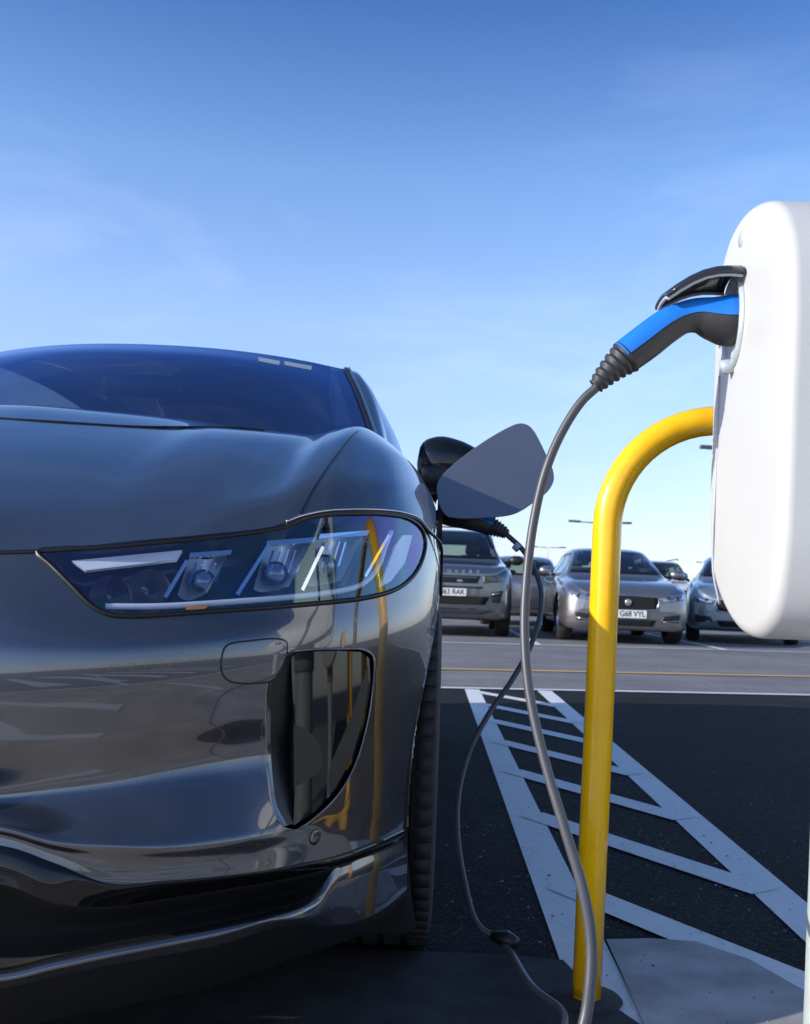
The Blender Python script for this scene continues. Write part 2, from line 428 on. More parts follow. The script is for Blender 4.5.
LV = [
    level([(0, 551), (38, 550), (110, 544), (150, 540), (215, 534), (270, 528), (300, 519), (345, 512), (395, 513), (414, 518), (427, 526)],
          lambda p: .085-.01*fade(p), [(.6, .85), (.75, .85), (1.0, .885), (1.5, .95), (2.5, .97), (4.2, 1.0), (4.6, 1.02)], .012, .05),
    level([(0, 578), (110, 581), (200, 577), (300, 562), (370, 556), (412, 557), (427, 558)],
          lambda p: .055-.01*fade(p), [(.6, .80), (.75, .80), (1.0, .83), (1.5, .88), (2.5, .90), (4.6, .93)], .003, .03),
    level([(0, 606), (110, 616), (200, 613), (300, 606), (370, 599), (412, 593), (427, 588)],
          lambda p: .030-.012*fade(p), [(.6, .745), (.75, .745), (1.5, .80), (2.5, .82), (4.6, .84)], 0, .01),
    level([(0, 652), (110, 648), (215, 641), (295, 635), (362, 627), (427, 615)],
          lambda p: .004, [(.6, .69), (.75, .69), (1.5, .70), (4.6, .74)], 0),
    level([(0, 690), (110, 684), (215, 676), (295, 668), (362, 658), (427, 640)],
          lambda p: .0, [(.6, .64), (.75, .64), (1.5, .62), (4.6, .65)], 0),
    level([(0, 740), (110, 730), (215, 718), (295, 708), (362, 695), (427, 670)],
          lambda p: .012-.010*fade(p), [(.6, .57), (.75, .57), (1.5, .54), (4.6, .56)], .004),
    level([(0, 800), (100, 787), (200, 766), (258, 756), (300, 750), (362, 742), (427, 722)],
          lambda p: .034-.030*fade(p), [(.6, .48), (.75, .48), (1.5, .44), (4.6, .5)], .006),
    level([(0, 826), (78, 843), (167, 845), (240, 837), (295, 826), (330, 814), (380, 798), (427, 776)],
          lambda p: -.024+.024*fade(p), [(.6, .40), (.75, .40), (4.6, .44)], .008),
    level([(0, 831), (78, 848), (167, 850), (240, 842), (295, 830), (330, 818), (380, 802), (427, 780)],
          lambda p: -.025+.025*fade(p), [(.6, .39), (.75, .39), (4.6, .43)], .008),
    level([(0, 834), (55, 850), (105, 862), (167, 861), (240, 855), (300, 842), (340, 833), (380, 818), (427, 796)],
          lambda p: -.018+.018*fade(p), [(.6, .37), (.75, .37), (4.6, .4)], .010),
    level([(0, 846), (55, 864), (105, 884), (167, 881), (240, 874), (300, 865), (340, 855), (380, 840), (427, 818)],
          lambda p: -.020+.022*fade(p), [(.6, .33), (.75, .33), (4.6, .34)], .016),
]
NU = [8, 8]+[16]*11+[10, 10]+[8]*10
NU = NU[:len(LV[0])-1]
A_v, A_f, Am, An = grid(LV, NU, [8, 8, 14, 10, 12, 14, 12, 3, 4, 6], mirror_x=XC)
# bonnet and front wing surface
TS = [0, .07, .15, .35, .55, .75, .9, 1.0]
ZS = [0, .34, .5, .64, .76, .85, .895, .922, .946]
ZT = {
    .07: [.850, .835, .848, .878, .922, .930, .915, .895, .858],
    .15: [.886, .880, .895, .915, .965, .965, .945, .915, .865],
    .35: [.978, .974, .994, 1.000, 1.050, 1.028, .992, .950, .885],
    .55: [1.058, 1.052, 1.066, 1.066, 1.101, 1.054, 1.010, .968, .905],
    .75: [1.128, 1.115, 1.104, 1.098, 1.112, 1.070, 1.026, .985, .925],
    .9: [1.144, 1.130, 1.112, 1.100, 1.105, 1.075, 1.035, .995, .94],
    1.0: [1.148, 1.132, 1.112, 1.098, 1.098, 1.075, 1.04, 1.0, .95]}
nb = 16
rowsB = [[LV[0][c].copy() for c in range(nb)]]
for t in TS[1:]:
    r = []
    for c in range(nb):
        p = LV[0][c]; s = p.x-XC; y = p.y-Y0; yc = 1.16+.24*(s/.945)**2
        r.append(Lc(s, y+t*(yc-y), pch(ZS, ZT[t], s)))
    rowsB.append(r)
B_v, B_f, Bm, Bn = grid(rowsB, NU[:nb-1], [8, 8, 12, 12, 12, 10, 8], mirror_x=XC)

def vnormals(vs, fs, seam_m=None):
    ns = [V((0, 0, 0)) for _ in vs]
    for f in fs:
        a, b, c, d = (vs[i] for i in f); n = (c-a).cross(d-b)
        for i in f: ns[i] += n
    for i, n in enumerate(ns):
        if abs(vs[i].x-XC) < 1e-4: n.x = 0
        n.normalize()
    return ns
A_n = vnormals(A_v, A_f); B_n = vnormals(B_v, B_f)
if A_n[len(A_n)//2].y > 0 and A_v[len(A_n)//2].y < 2: pass
# orientation: make the normals point outwards
def orient(vs, fs, ns, probe):
    if probe(ns): return fs, ns
    return [tuple(reversed(f)) for f in fs], [-n for n in ns]
A_f, A_n = orient(A_v, A_f, A_n, lambda ns: ns[Am*(An//2)+20].y < 0)
B_f, B_n = orient(B_v, B_f, B_n, lambda ns: ns[Bm*(Bn//2)+20].z > 0)
bvhA = BVHTree.FromPolygons(A_v, A_f); bvhB = BVHTree.FromPolygons(B_v, B_f)
CAM = V((0, 0, H))
def hit(px, py, which='A', lift=0.0, tries=14):
    a, b = ray(px, py); d = V((a, 1, b)).normalized()
    best = None
    for w, t in (('A', bvhA), ('B', bvhB)):
        if w in which:
            l, n, i, ds = t.ray_cast(CAM, d)
            if l is not None and (best is None or ds < best[2]): best = (l, n, ds)
    if best is None:
        if tries > 0:
            k = math.hypot(px-300, py-650) or 1
            return hit(px-(px-300)/k, py-(py-650)/k, which, lift, tries-1)
        return None
    l, n, _ = best
    if n.dot(d) > 0: n = -n
    return l+n*lift, n
def part_from(vs, fs, ns, keep, snap=None, snapr=3.2, mirror='both', inset=0.0, ylim=.66):
    """keep(face centre world) -> bool; snap = pixel polygon the cut edge is pulled onto"""
    kf = [f for f in fs if keep((vs[f[0]]+vs[f[1]]+vs[f[2]]+vs[f[3]])/4)]
    used = sorted({i for f in kf for i in f}); mp = {i: k for k, i in enumerate(used)}
    nv = [vs[i].copy() for i in used]; nn = [ns[i] for i in used]; nf = [tuple(mp[i] for i in f) for f in kf]
    if snap:
        polys = snap if isinstance(snap[0], list) else [snap]
        cnt = {}
        for f in nf:
            for a, b in zip(f, f[1:]+f[:1]): cnt[(min(a, b), max(a, b))] = cnt.get((min(a, b), max(a, b)), 0)+1
        bd = {i for e, c in cnt.items() if c == 1 for i in e}
        for i in bd:
            if nv[i].y-Y0 > ylim or nv[i].x-XC < .2: continue
            p = proj(nv[i])
            for poly in polys:
                d, q = nearest(poly, *p)
                if d < 9:
                    h = hit(q[0], q[1], 'A')
                    if h and (h[0]-nv[i]).length < .03: nv[i] = h[0]
                    break
    return nv, nf, nn
def mirrored(nv, nf, nn):
    return [V((2*XC-v.x, v.y, v.z)) for v in nv], [tuple(reversed(f)) for f in nf], [V((-n.x, n.y, n.z)) for n in nn]
def both(nv, nf, nn):
    a, b, c = mirrored(nv, nf, nn); o = len(nv)
    return nv+a, nf+[tuple(i+o for i in f) for f in b], nn+c

HL = [(38, 552), (95, 548), (150, 543), (215, 537), (268, 530), (288, 526), (304, 519), (322, 515.5), (350, 514), (385, 514.5), (408, 519), (420, 528), (425, 542), (421, 562), (411, 578), (396, 589), (370, 597), (300, 605), (200, 612), (130, 616), (108, 614), (92, 606), (70, 584), (52, 566)]
HLs = smooth2(HL, 5)
VENT = [(266, 690), (272, 666), (284, 654), (304, 650), (340, 649), (364, 650), (373, 657), (373, 685), (368, 720), (356, 762), (340, 792), (318, 815), (296, 829), (280, 824), (270, 800), (265, 745)]
VENTs = smooth2(VENT, 5)
WASH = [(222, 672), (223, 652), (228, 645), (250, 641), (278, 639), (286, 642), (287, 650), (281, 668), (272, 680), (262, 682.5), (230, 681)]
WASHs = smooth2(WASH, 5)
AXF, AXR, WZ, WR = .83, 3.82, .365, .37
def arch(c):
    y, z = c.y-Y0, c.z
    return any((y-a)**2+(z-WZ)**2 < .405**2 for a in (AXF, AXR)) and c.x-XC > .75
def inpoly(c, poly): return c.y-Y0 < .66 and c.x-XC > .2 and inside(poly, *proj(c))
# wing/bumper split: the shut line running down behind the headlight
def keep_bumper(c):
    if arch(c): return False
    y = c.y-Y0
    if y > .62: return False
    return not (inpoly(c, HLs) or inpoly(c, VENTs) or inpoly(c, WASHs))
nv, nf, nn = part_from(A_v, A_f, A_n, keep_bumper, [HLs, VENTs, WASHs])
def snap_arch(nv):
    for v in nv:
        y, z = v.y-Y0, v.z
        for a in (AXF, AXR):
            r = math.hypot(y-a, z-WZ)
            if abs(r-.405) < .022 and v.x-XC > .75 and z > .3:
                k = .405/r
                if r < .4051+.012: v.y = Y0+a+(y-a)*k; v.z = WZ+(z-WZ)*k
    return nv
snap_arch(nv)
bumper = mk('front_bumper', *both(nv, nf, nn)[:2], M['paint'], car, normals=both(nv, nf, nn)[2])
# side body from behind the bumper to the tail
nv, nf, nn = part_from(A_v, A_f, A_n, lambda c: not arch(c) and c.y-Y0 > .62)
snap_arch(nv)
side = mk('side_body', *both(nv, nf, nn)[:2], M['paint'], car, normals=both(nv, nf, nn)[2])
# bonnet / wing
SHUT = [(299, 519), (306, 503), (318, 482), (331, 463), (344, 446), (355, 434)]
sh3 = [hit(px, py, 'B', 0)[0] for px, py in SHUT[1:]]
r0 = hit(300, 516, 'B')[0]
shl = [r0]+sh3
last = shl[-1]; shl += [Lc(.775, .95, 0), Lc(.80, 1.15, 0), Lc(.81, 1.30, 0)]
def zB(x, y):
    l, n, i, d = bvhB.ray_cast(V((x, y, 3)), V((0, 0, -1)));
    return l.z if l is not None else 1.09
for p in shl[len(sh3)+1:]: p.z = zB(p.x, p.y)
syl = [p.y for p in shl]; sxl = [p.x for p in shl]
def shutx(y): return lin(list(zip(syl, sxl)), y)
front0 = shl[0]
def is_bonnet(c): return c.x < shutx(c.y) if c.y > front0.y else c.x < front0.x
nv, nf, nn = part_from(B_v, B_f, B_n, is_bonnet)
bonnet = mk('bonnet', *both(nv, nf, nn)[:2], M['paint'], car, normals=both(nv, nf, nn)[2])
nv, nf, nn = part_from(B_v, B_f, B_n, lambda c: not is_bonnet(c))
mk('front_wing', nv, nf, M['paint'], car, normals=nn)
a, b, c = mirrored(nv, nf, nn); mk('front_wing', a, b, M['paint'], car, normals=c)
# shut lines
def both_tube(name, P, r, m, parent, n=8, mir=True, **kw):
    t = tube(P, r, n, **kw)
    o = mk(name, *t, m, parent)
    if mir: mk(name, *tube([V((2*XC-p.x, p.y, p.z)) for p in P], r, n, **kw), m, parent)
    return o
both_tube('bonnet_shut_line', [p-V((0, 0, .0003)) for p in crv(shl, 6)], .0026, M['seal'], bonnet)
edge = [hit(px, py+1.5, 'A') for px, py in [(2, 551), (38, 550), (75, 547.5), (110, 544), (150, 540), (185, 537), (215, 534), (245, 531), (270, 528), (287, 524)]]
edge = [e[0] for e in edge if e]
both_tube('bonnet_front_gap', [Lc(.0, .085, edge[0].z), Lc(.2, .090, edge[0].z)]+crv(edge, 4), .0035, M['seal'], bonnet)
top = [hit(px, py, 'A', .002)[0] for px, py in [(286, 525), (300, 517.5), (322, 513.5), (350, 512.5), (385, 513), (405, 516), (418, 521), (426, 530)]]
top += [Lc(.9425, .60, .838), Lc(.946, .64, .80), Lc(.947, .66, .74)]
both_tube('wing_lower_gap', crv(top, 6), .003, M['seal'], bumper)
both_tube('wing_edge_trim', [p+V((0, -.002, .0045)) for p in crv(top[:9], 6)], .0022, M['satin'], bumper)
# ---------------- headlights
def cutpoly(keep, poly, lift=0.0):
    nv, nf, nn = part_from(A_v, A_f, A_n, keep, [poly]); return [v+n*lift for v, n in zip(nv, nn)], nf, nn
lv, lf, ln = cutpoly(lambda c: inpoly(c, HLs), HLs, .0005)
hlp = [hit(x, y, 'A', .0005) for x, y in HLs]
def headlight(mir):
    mx = (lambda p: V((2*XC-p.x, p.y, p.z))) if mir else (lambda p: p)
    fl = (lambda F_: [tuple(reversed(f)) for f in F_]) if mir else (lambda F_: F_)
    def add(name, vf, m, parent, **kw): return mk(name, [mx(v) for v in vf[0]], fl(vf[1]), m, parent, **kw)
    # housing: a bowl behind the lens
    deep = []
    back = [v-n*(.055*min(1, nearest(HLs, *proj(v))[0]/12.0)+.004) for v, n in zip(lv, ln)]
    hs = add('headlight', (back, lf), M['housing'], car, label=None)
    add('lens', (lv, lf), M['lens'], hs, normals=[V((-n.x, n.y, n.z)) if mir else n for n in ln])
    P = [h[0] for h in hlp if h]
    t = tube(P+[P[0]], .0042, 8, cap=False); add('seal', t, M['seal'], hs)
    def D(px, py, d):   # a point d metres behind the lens
        h = hit(px, py, 'A'); return h[0]-h[1]*d
    def slab(pts, d, th, n=3):
        p = [D(x, y, d) for x, y in pts]; nrm = hit(*pts[0], 'A')[1]; return prism(p, -nrm*th)
    add('daytime_light', slab([(70, 556), (183, 546.5), (177, 556), (84, 566)], .012, .006), M['white_ribbed'], hs, smooth=False)
    add('light_guide', tube(crv([D(105, 603, .012), D(160, 602.5, .014), (D(215, 600, .014)), D(280, 596, .014), D(340, 590, .014), D(370, 582, .016), D(385, 566, .016), D(392, 545, .014), D(397, 530, .012)], 8), .0048, 8), M['white_ribbed'], hs)
    # two wide dark bowls under the daytime light
    for bx, by, br in ((112, 582, .030), (152, 578, .032)):
        c = D(bx, by, .045); nr = V((.15, -1, 0)).normalized(); t1 = nr.cross(V((0, 0, 1))).normalized(); t2 = nr.cross(t1)
        rg = [[c+nr*(-.004+.030*(k/6)**2)+(t1*math.cos(a)+t2*math.sin(a))*br*k/6 for a in [2*math.pi*q/28 for q in range(28)]] for k in range(1, 7)]
        vs = [p for q in rg for p in q]; add('bowl', (vs, [(i*28+j, i*28+(j+1) % 28, (i+1)*28+(j+1) % 28, (i+1)*28+j) for i in range(5) for j in range(28)]), M['hldark'], hs)
    # three reflector cells: a hollow bowl, a bright brow, a slanting blade and a small projector
    for x0, x1, yt, yb in ((192, 232, 549, 590), (270, 318, 537, 585), (324, 372, 531, 580)):
        sl = 13.0; vs = []; nu_, nw_ = 12, 8
        for i_ in range(nw_+1):
            v_ = i_/nw_
            for j_ in range(nu_+1):
                u_ = j_/nu_; x = x0+(x1-x0)*u_*(1-.25*v_)-sl*v_; y = yt+(yb-yt)*v_-(x-x0)*.05
                vs.append(D(x, y, .014+.042*math.sin(math.pi*min(1, max(0, u_)))**.8*(1-.35*abs(2*v_-1))))
        cell = add('reflector', (vs, [(a*(nu_+1)+b, a*(nu_+1)+b+1, (a+1)*(nu_+1)+b+1, (a+1)*(nu_+1)+b) for a in range(nw_) for b in range(nu_)]), M['reflector'], hs)
        add('brow', slab([(x0-1, yt+1), (x1+2, yt-2), (x1, yt+3), (x0-2, yt+6)], .010, .004), M['chrome'], hs, smooth=False)
        for k in range(5):
            xx = x0+(x1-x0)*(.15+.17*k); add('rib', slab([(xx, yt+7), (xx+2, yt+7), (xx-sl*.55+2, yt+7+(yb-yt)*.5), (xx-sl*.55, yt+7+(yb-yt)*.5)], .022+.004*(k % 2), .003), M[('teal', 'chrome', 'reflector', 'chrome', 'teal')[k]], hs, smooth=False)
    for a_, b_ in [((166, 594), (188, 558)), ((240, 592), (271, 542)), ((306, 588), (326, 545)), ((371, 575), (393, 534))]:
        p, q = D(*a_, .012), D(*b_, .008); nrm = hit(*a_, 'A')[1]
        w = (q-p).cross(nrm).normalized()*.0028
        add('blade', prism([p-w, q-w, q+w, p+w], -nrm*.035), M['chrome'], hs, smooth=False)
    add('turn_signal', slab([(186, 604), (214, 601), (206, 606), (190, 608)], .010, .004), M['amber'], hs, smooth=False)
    for (x, y, r) in [(207, 573, .015), (283, 567, .016), (337, 561, .016)]:
        c = D(x, y, .030); nrm = hit(x, y, 'A')[1]; nrm = (nrm+V((0, -1.0, 0))).normalized()
        t1 = nrm.cross(V((0, 0, 1))).normalized(); t2 = nrm.cross(t1)
        def ring(rad, dd): return [c+nrm*dd+(t1*math.cos(a)*1.0+t2*math.sin(a))*rad for a in [2*math.pi*k/24 for k in range(24)]]
        rings = [ring(r*1.15, -.012), ring(r*1.15, .003), ring(r*1.05, .004), ring(r*.98, .001)]
        vs = [p for q in rings for p in q]; fs = [(i*24+j, i*24+(j+1) % 24, (i+1)*24+(j+1) % 24, (i+1)*24+j) for i in range(3) for j in range(24)]
        pj = add('projector', (vs, fs), M['housing'], hs)
        dome = [ring(r*math.cos(a), .001+r*.6*math.sin(a)) for a in [0, .3, .6, .9, 1.2, 1.5]]
        vs = [p for q in dome for p in q]; fs = [(i*24+j, i*24+(j+1) % 24, (i+1)*24+(j+1) % 24, (i+1)*24+j) for i in range(5) for j in range(24)]
        add('projector_glass', (vs, fs), M['projector'], pj)
    add('side_reflector', slab([(401, 545), (409, 534), (419, 534), (411, 562), (397, 580), (386, 586)], .012, .004), M['white_ribbed'], hs, smooth=False)
    return hs
headlight(False); headlight(True)
# ---------------- washer cover
wv, wf, wn = cutpoly(lambda c: inpoly(c, WASHs), WASHs, .001)
wc = mk('washer_cover', wv, wf, M['paint'], car, normals=wn); a, b, c = mirrored(wv, wf, wn); mk('washer_cover', a, b, M['paint'], car, normals=c)
P = [hit(x, y, 'A')[0] for x, y in WASHs]
both_tube('cover_gap', P+[P[0]], .0017, M['seal'], wc, n=6, cap=False)
# ---------------- corner vent: scooped channel + gloss blade panel
rows = []
ylist = [652, 664, 690, 720, 750, 780, 806, 826]
for y in ylist:
    xl = lin([(652, 292), (656, 284), (666, 272), (690, 266), (745, 265), (800, 270), (824, 280), (829, 292)], y)
    r = []
    for k, t in enumerate([-.25, 0, .12, .35, .6, .8, 1.0, 1.25]):
        x = xl+(296-xl)*t; h = hit(min(x, 300) if t < 1.1 else 302, y, 'A')
        d = 0.0 if t <= 0 else .11*t**1.5
        r.append(h[0]+V((.35, 1, 0)).normalized()*(d+(.0015 if t < 0 else 0)))
    rows.append(r)
for nm, a_, b_, mm_ in (('vent_channel', 0, 3, M['paint']), ('channel_shade', 2, 8, M['black'])):  # inner channel coloured black: the shade of the recess put into its material
    cv, cf, _, _ = grid([r[a_:b_] for r in rows], [4]*(b_-a_-1), [4]*7)
    fixn(mk(nm, cv, cf, mm_, car)); fixn(mk(nm, [V((2*XC-v.x, v.y, v.z)) for v in cv], cf, mm_, car))
PAN = [(295, 655), (300, 652), (340, 651), (362, 652), (370, 658), (370.5, 685), (365, 720), (353, 760), (337, 789), (316, 812), (296, 826.5)]
pp = [hit(x, y, 'A') for x, y in PAN]
c0 = sum((h[0] for h in pp), V())/len(pp)
# fit a plane: normal = mean of surface normals
nrm = sum((h[1] for h in pp), V()).normalized()
e1 = hit(297, 740, 'A')[0]; e2 = hit(362, 715, 'A')[0]; e3 = hit(330, 655, 'A')[0]; e4 = hit(305, 815, 'A')[0]
nrm = (e2-e1).cross(e3-e4).normalized()
if nrm.y > 0: nrm = -nrm
nrm = (nrm+V((0, 0, .03))).normalized()
def onplane(px, py, off=0.0):
    a, b = ray(px, py); d = V((a, 1, b)).normalized(); t = (c0+nrm*off-CAM).dot(nrm)/d.dot(nrm); return CAM+d*t
PANs = PAN
bv_, bf_, bn_ = cutpoly(lambda c: inpoly(c, PAN), PAN, 0)
bb = [nrm]*len(bv_)
bl_, bnn = [], []
for v, n in zip(bv_, bn_):
    # flatter than the bumper skin round it, still a little convex
    t = (c0-v).dot(nrm); q = v+nrm*t*.40-nrm*.004; bl_.append(q); sl_ = (plan(v.x-XC+.01)-plan(v.x-XC-.01))/.02; m_ = V((sl_, -1, 0)).normalized()*.72+V((nrm.x, nrm.y, 0)).normalized()*.28; m_.normalize(); m_.z = .070; bnn.append(m_.normalized())
for mir in (0, 1):
    vs = [V((2*XC-v.x, v.y, v.z)) for v in bl_] if mir else bl_
    ff = [tuple(reversed(f)) for f in bf_] if mir else bf_
    o = mk('vent_blade', vs, ff, M['gloss'], car, normals=[V((-n.x, n.y, n.z)) for n in bnn] if mir else bnn)
    vs, fs = prism([v-nrm*.005 for v in [onplane(x, y, -.002) for x, y in PAN]], -nrm*.010)
    fixn(mk('blade_back', [V((2*XC-v.x, v.y, v.z)) for v in vs] if mir else vs, fs, M['seal'], o, smooth=False))
# back wall so nothing shows through the opening
bw = [onplane(x, y, -.05) for x, y in [(262, 640), (385, 640), (385, 760), (300, 845), (262, 845)]]
for mir in (0, 1):
    vs, fs = prism(bw, -nrm*.01)
    mk('vent_backing', [V((2*XC-v.x, v.y, v.z)) for v in vs] if mir else vs, fs, M['void'], car, smooth=False)
rim = [hit(x, y, 'A', .0)[0] for x, y in VENTs if x > 290 and y < 828.5]
both_tube('vent_rim', rim, .0022, M['paint'], bumper, n=6)
# parking sensor
h = hit(315, 837, 'A'); c, n = h
def disc(c, n, r, th, m, name, parent, mir=False, seg=24):
    t1 = n.cross(V((0, 0, 1))).normalized(); t2 = n.cross(t1)
    ring = lambda rad, d: [c+n*d+(t1*math.cos(2*math.pi*k/seg)+t2*math.sin(2*math.pi*k/seg))*rad for k in range(seg)]
    rs = [ring(r, -.004), ring(r, th*.7), ring(r*.92, th), ring(.0002, th)]
    vs = [p for q in rs for p in q]
    if mir: vs = [V((2*XC-v.x, v.y, v.z)) for v in vs]
    return mk(name, vs, [(i*seg+j, i*seg+(j+1) % seg, (i+1)*seg+(j+1) % seg, (i+1)*seg+j) for i in range(3) for j in range(seg)], m, parent)
for mir in (0, 1):
    s_ = disc(c, n, .0125, .0006, M['seal'], 'parking_sensor', car, mir)
    disc(c, n, .0108, .0014, M['paint'], 'sensor_face', s_, mir)
# ---------------- lower valance: gloss strip, intake, lip
def row_px(pts, off, cols, zleft=None):
    r = [surfpt(px, pch([p[0] for p in pts], [p[1] for p in pts], px), off(px)) for px in cols]
    return [Lc(s, plan(s)+off(0), r[0].z-.0*(1)) for s in (0, .17)]+r
LC = [0, 55, 110, 165, 222, 270, 300, 318, 335, 360, 385, 407]
TOPL = [(0, 846), (55, 864), (105, 884), (167, 881), (240, 874), (300, 865), (340, 855), (380, 840), (407, 828)]
STB = [(0, 884), (55, 903), (110, 907), (165, 899), (222, 890), (300, 876), (340, 865), (380, 850), (407, 837)]
LIP = [(0, 968), (105, 945), (222, 922), (290, 906), (311, 897), (325, 884), (335, 869), (360, 859), (385, 850), (407, 840)]
sh = lambda pts, d: [(x, y+d) for x, y in pts]
gl = lambda px: 1-sm(60, 130, px)
f2 = lambda px: sm(285, 340, px)
def surf2(name, rows, m, parent, nv_=4):
    v, f, _, _ = grid(rows, [8, 8]+[8]*(len(LC)-1), [nv_]*(len(rows)-1), mirror_x=XC)
    ns = vnormals(v, f)
    if ns[len(ns)//2].y > 0: f = [tuple(reversed(q)) for q in f]; ns = [-n for n in ns]
    a, b, c = both(v, f, ns); return mk(name, a, b, m, parent, normals=c)
surf2('valance_strip', [row_px(sh(TOPL, -1), lambda p: -.016+.018*f2(p), LC), row_px(sh(TOPL, 1), lambda p: -.024+.022*f2(p)-.004*gl(p), LC), row_px([(a, (b+d)/2) for (a, b), (e, d) in zip([(x, pch([p[0] for p in TOPL], [p[1] for p in TOPL], x)) for x in LC], [(x, pch([p[0] for p in STB], [p[1] for p in STB], x)) for x in LC])], lambda p: -.014+.010*f2(p)-.022*gl(p), LC), row_px(STB, lambda p: .008-.004*f2(p)-.045*gl(p), LC)], M['gloss'], car)
k1 = lambda p: 1-f2(p)
surf2('lower_intake', [row_px(STB, lambda p: .008-.004*f2(p)-.045*gl(p), LC), row_px(sh(STB, 3), lambda p: .004+.075*k1(p), LC), row_px([(x, .5*pch([p[0] for p in STB], [p[1] for p in STB], x)+.5*pch([p[0] for p in LIP], [p[1] for p in LIP], x)) for x in LC], lambda p: .006+.12*k1(p), LC), row_px(sh(LIP, -3), lambda p: .004+.075*k1(p), LC), row_px(LIP, lambda p: .004-.004*k1(p), LC)], M['void'], car)
for k, t in enumerate((.3, .52, .74)):
    P = row_px([(x, (1-t)*pch([p[0] for p in STB], [p[1] for p in STB], x)+t*pch([p[0] for p in LIP], [p[1] for p in LIP], x)) for x in LC], lambda p: .045-.0*p, LC[:7])[:2+7] if False else None
def midrow(t, off, cols): return row_px([(x, (1-t)*pch([p[0] for p in STB], [p[1] for p in STB], x)+t*pch([p[0] for p in LIP], [p[1] for p in LIP], x)) for x in LC], off, cols)
for t in ():
    P = crv(midrow(t, lambda p: .065, [0, 55, 110, 165, 222, 270, 300]), 4)
    vs, fs = tube(P, .0045, 6, flat=2.2); va, fa = tube([V((2*XC-p.x, p.y, p.z)) for p in P], .0045, 6, flat=2.2)
    mk('intake_slat', *join((vs, fs), (va, fa)), M['void'], car)
LB = [(0, 992), (105, 970), (222, 948), (300, 928), (318, 929), (344, 929), (370, 920), (389, 909), (407, 893)]
LB2 = [(0, 1030), (105, 1010), (222, 984), (300, 956), (344, 942), (389, 916), (407, 899)]
surf2('front_lip', [row_px(LIP, lambda p: .004-.002*k1(p), LC),
    row_px([(x, y+lin([(0, 5), (290, 6), (335, 14), (407, 14)], x)) for x, y in LIP], lambda p: -.030+.026*f2(p), LC),
    row_px([(x, y+lin([(0, 12), (290, 12), (335, 32), (407, 32)], x)) for x, y in LIP], lambda p: -.036+.034*f2(p), LC),
    row_px(sh(LB, -4), lambda p: -.026+.030*f2(p), LC)], M['paint'], car, 6)
surf2('lip_underside', [row_px(sh(LB, -4), lambda p: -.026+.030*f2(p), LC), row_px(LB, lambda p: -.012+.024*f2(p), LC), row_px(LB2, lambda p: .08, LC)], M['black'], car, 6)
# grille mesh at the nose (mostly out of frame), number plate plinth
gv = []
for r_, z in enumerate((.40, .52, .66, .755)):
    gv.append([Lc(s, plan(s)+(.006-(.03 if r_ == 0 else .012 if r_ < 3 else -.03)), z) for s in (0, .1, .2, .26-.02*r_ if r_ < 2 else .25)])
v, f, _, _ = grid(gv, [4]*3, [4]*3, mirror_x=XC); g_ = [V((2*XC-p.x, p.y, p.z)) for p in v]
gr = mk('grille', v+g_, f+[tuple(i+len(v) for i in q) for q in f], M['gloss'], car)
# undertray and arch liners
mk('undertray', *box(XC-.62, XC+.62, Y0+.30, Y0+4.4, .19, .24), M['void'], car, smooth=False)
def liner(a, sgn):
    prof = []
    vs, fs = [], []; n = 40
    for k in range(n+1):
        t = R(-35)+R(250)*k/n
        for s, r in ((.944, .405), (.90, .42), (.64, .42), (.60, .30)):
            if abs(s-.944) < 1e-6:
                yy = AXF-.405*math.cos(t) if a == AXF else 9
                s2 = .9475
                if a == AXF and yy < .62: s2 = pch(PY, PS, max(.3, yy-.001))
                s = s2-.002
            vs.append(Lc(sgn*s, a-r*math.cos(t), max(.12, WZ+r*math.sin(t))))
    fs = [(i*4+j, i*4+j+1, (i+1)*4+j+1, (i+1)*4+j) for i in range(n) for j in range(3)]
    return vs, fs
for a in (AXF, AXR):
    for sg in (1, -1): mk('arch_liner', *liner(a, sg), M['void'], car)
# side sills
for sg in (1, -1):
    vs, fs = box(0, .09, Y0+1.25, Y0+3.42, .19, .345)
    vs = [V((XC+sg*(.855+v.x), v.y, v.z)) for v in vs]; bevel(fixn(mk('side_sill', vs, fs, M['black'], car, smooth=False)), .02)

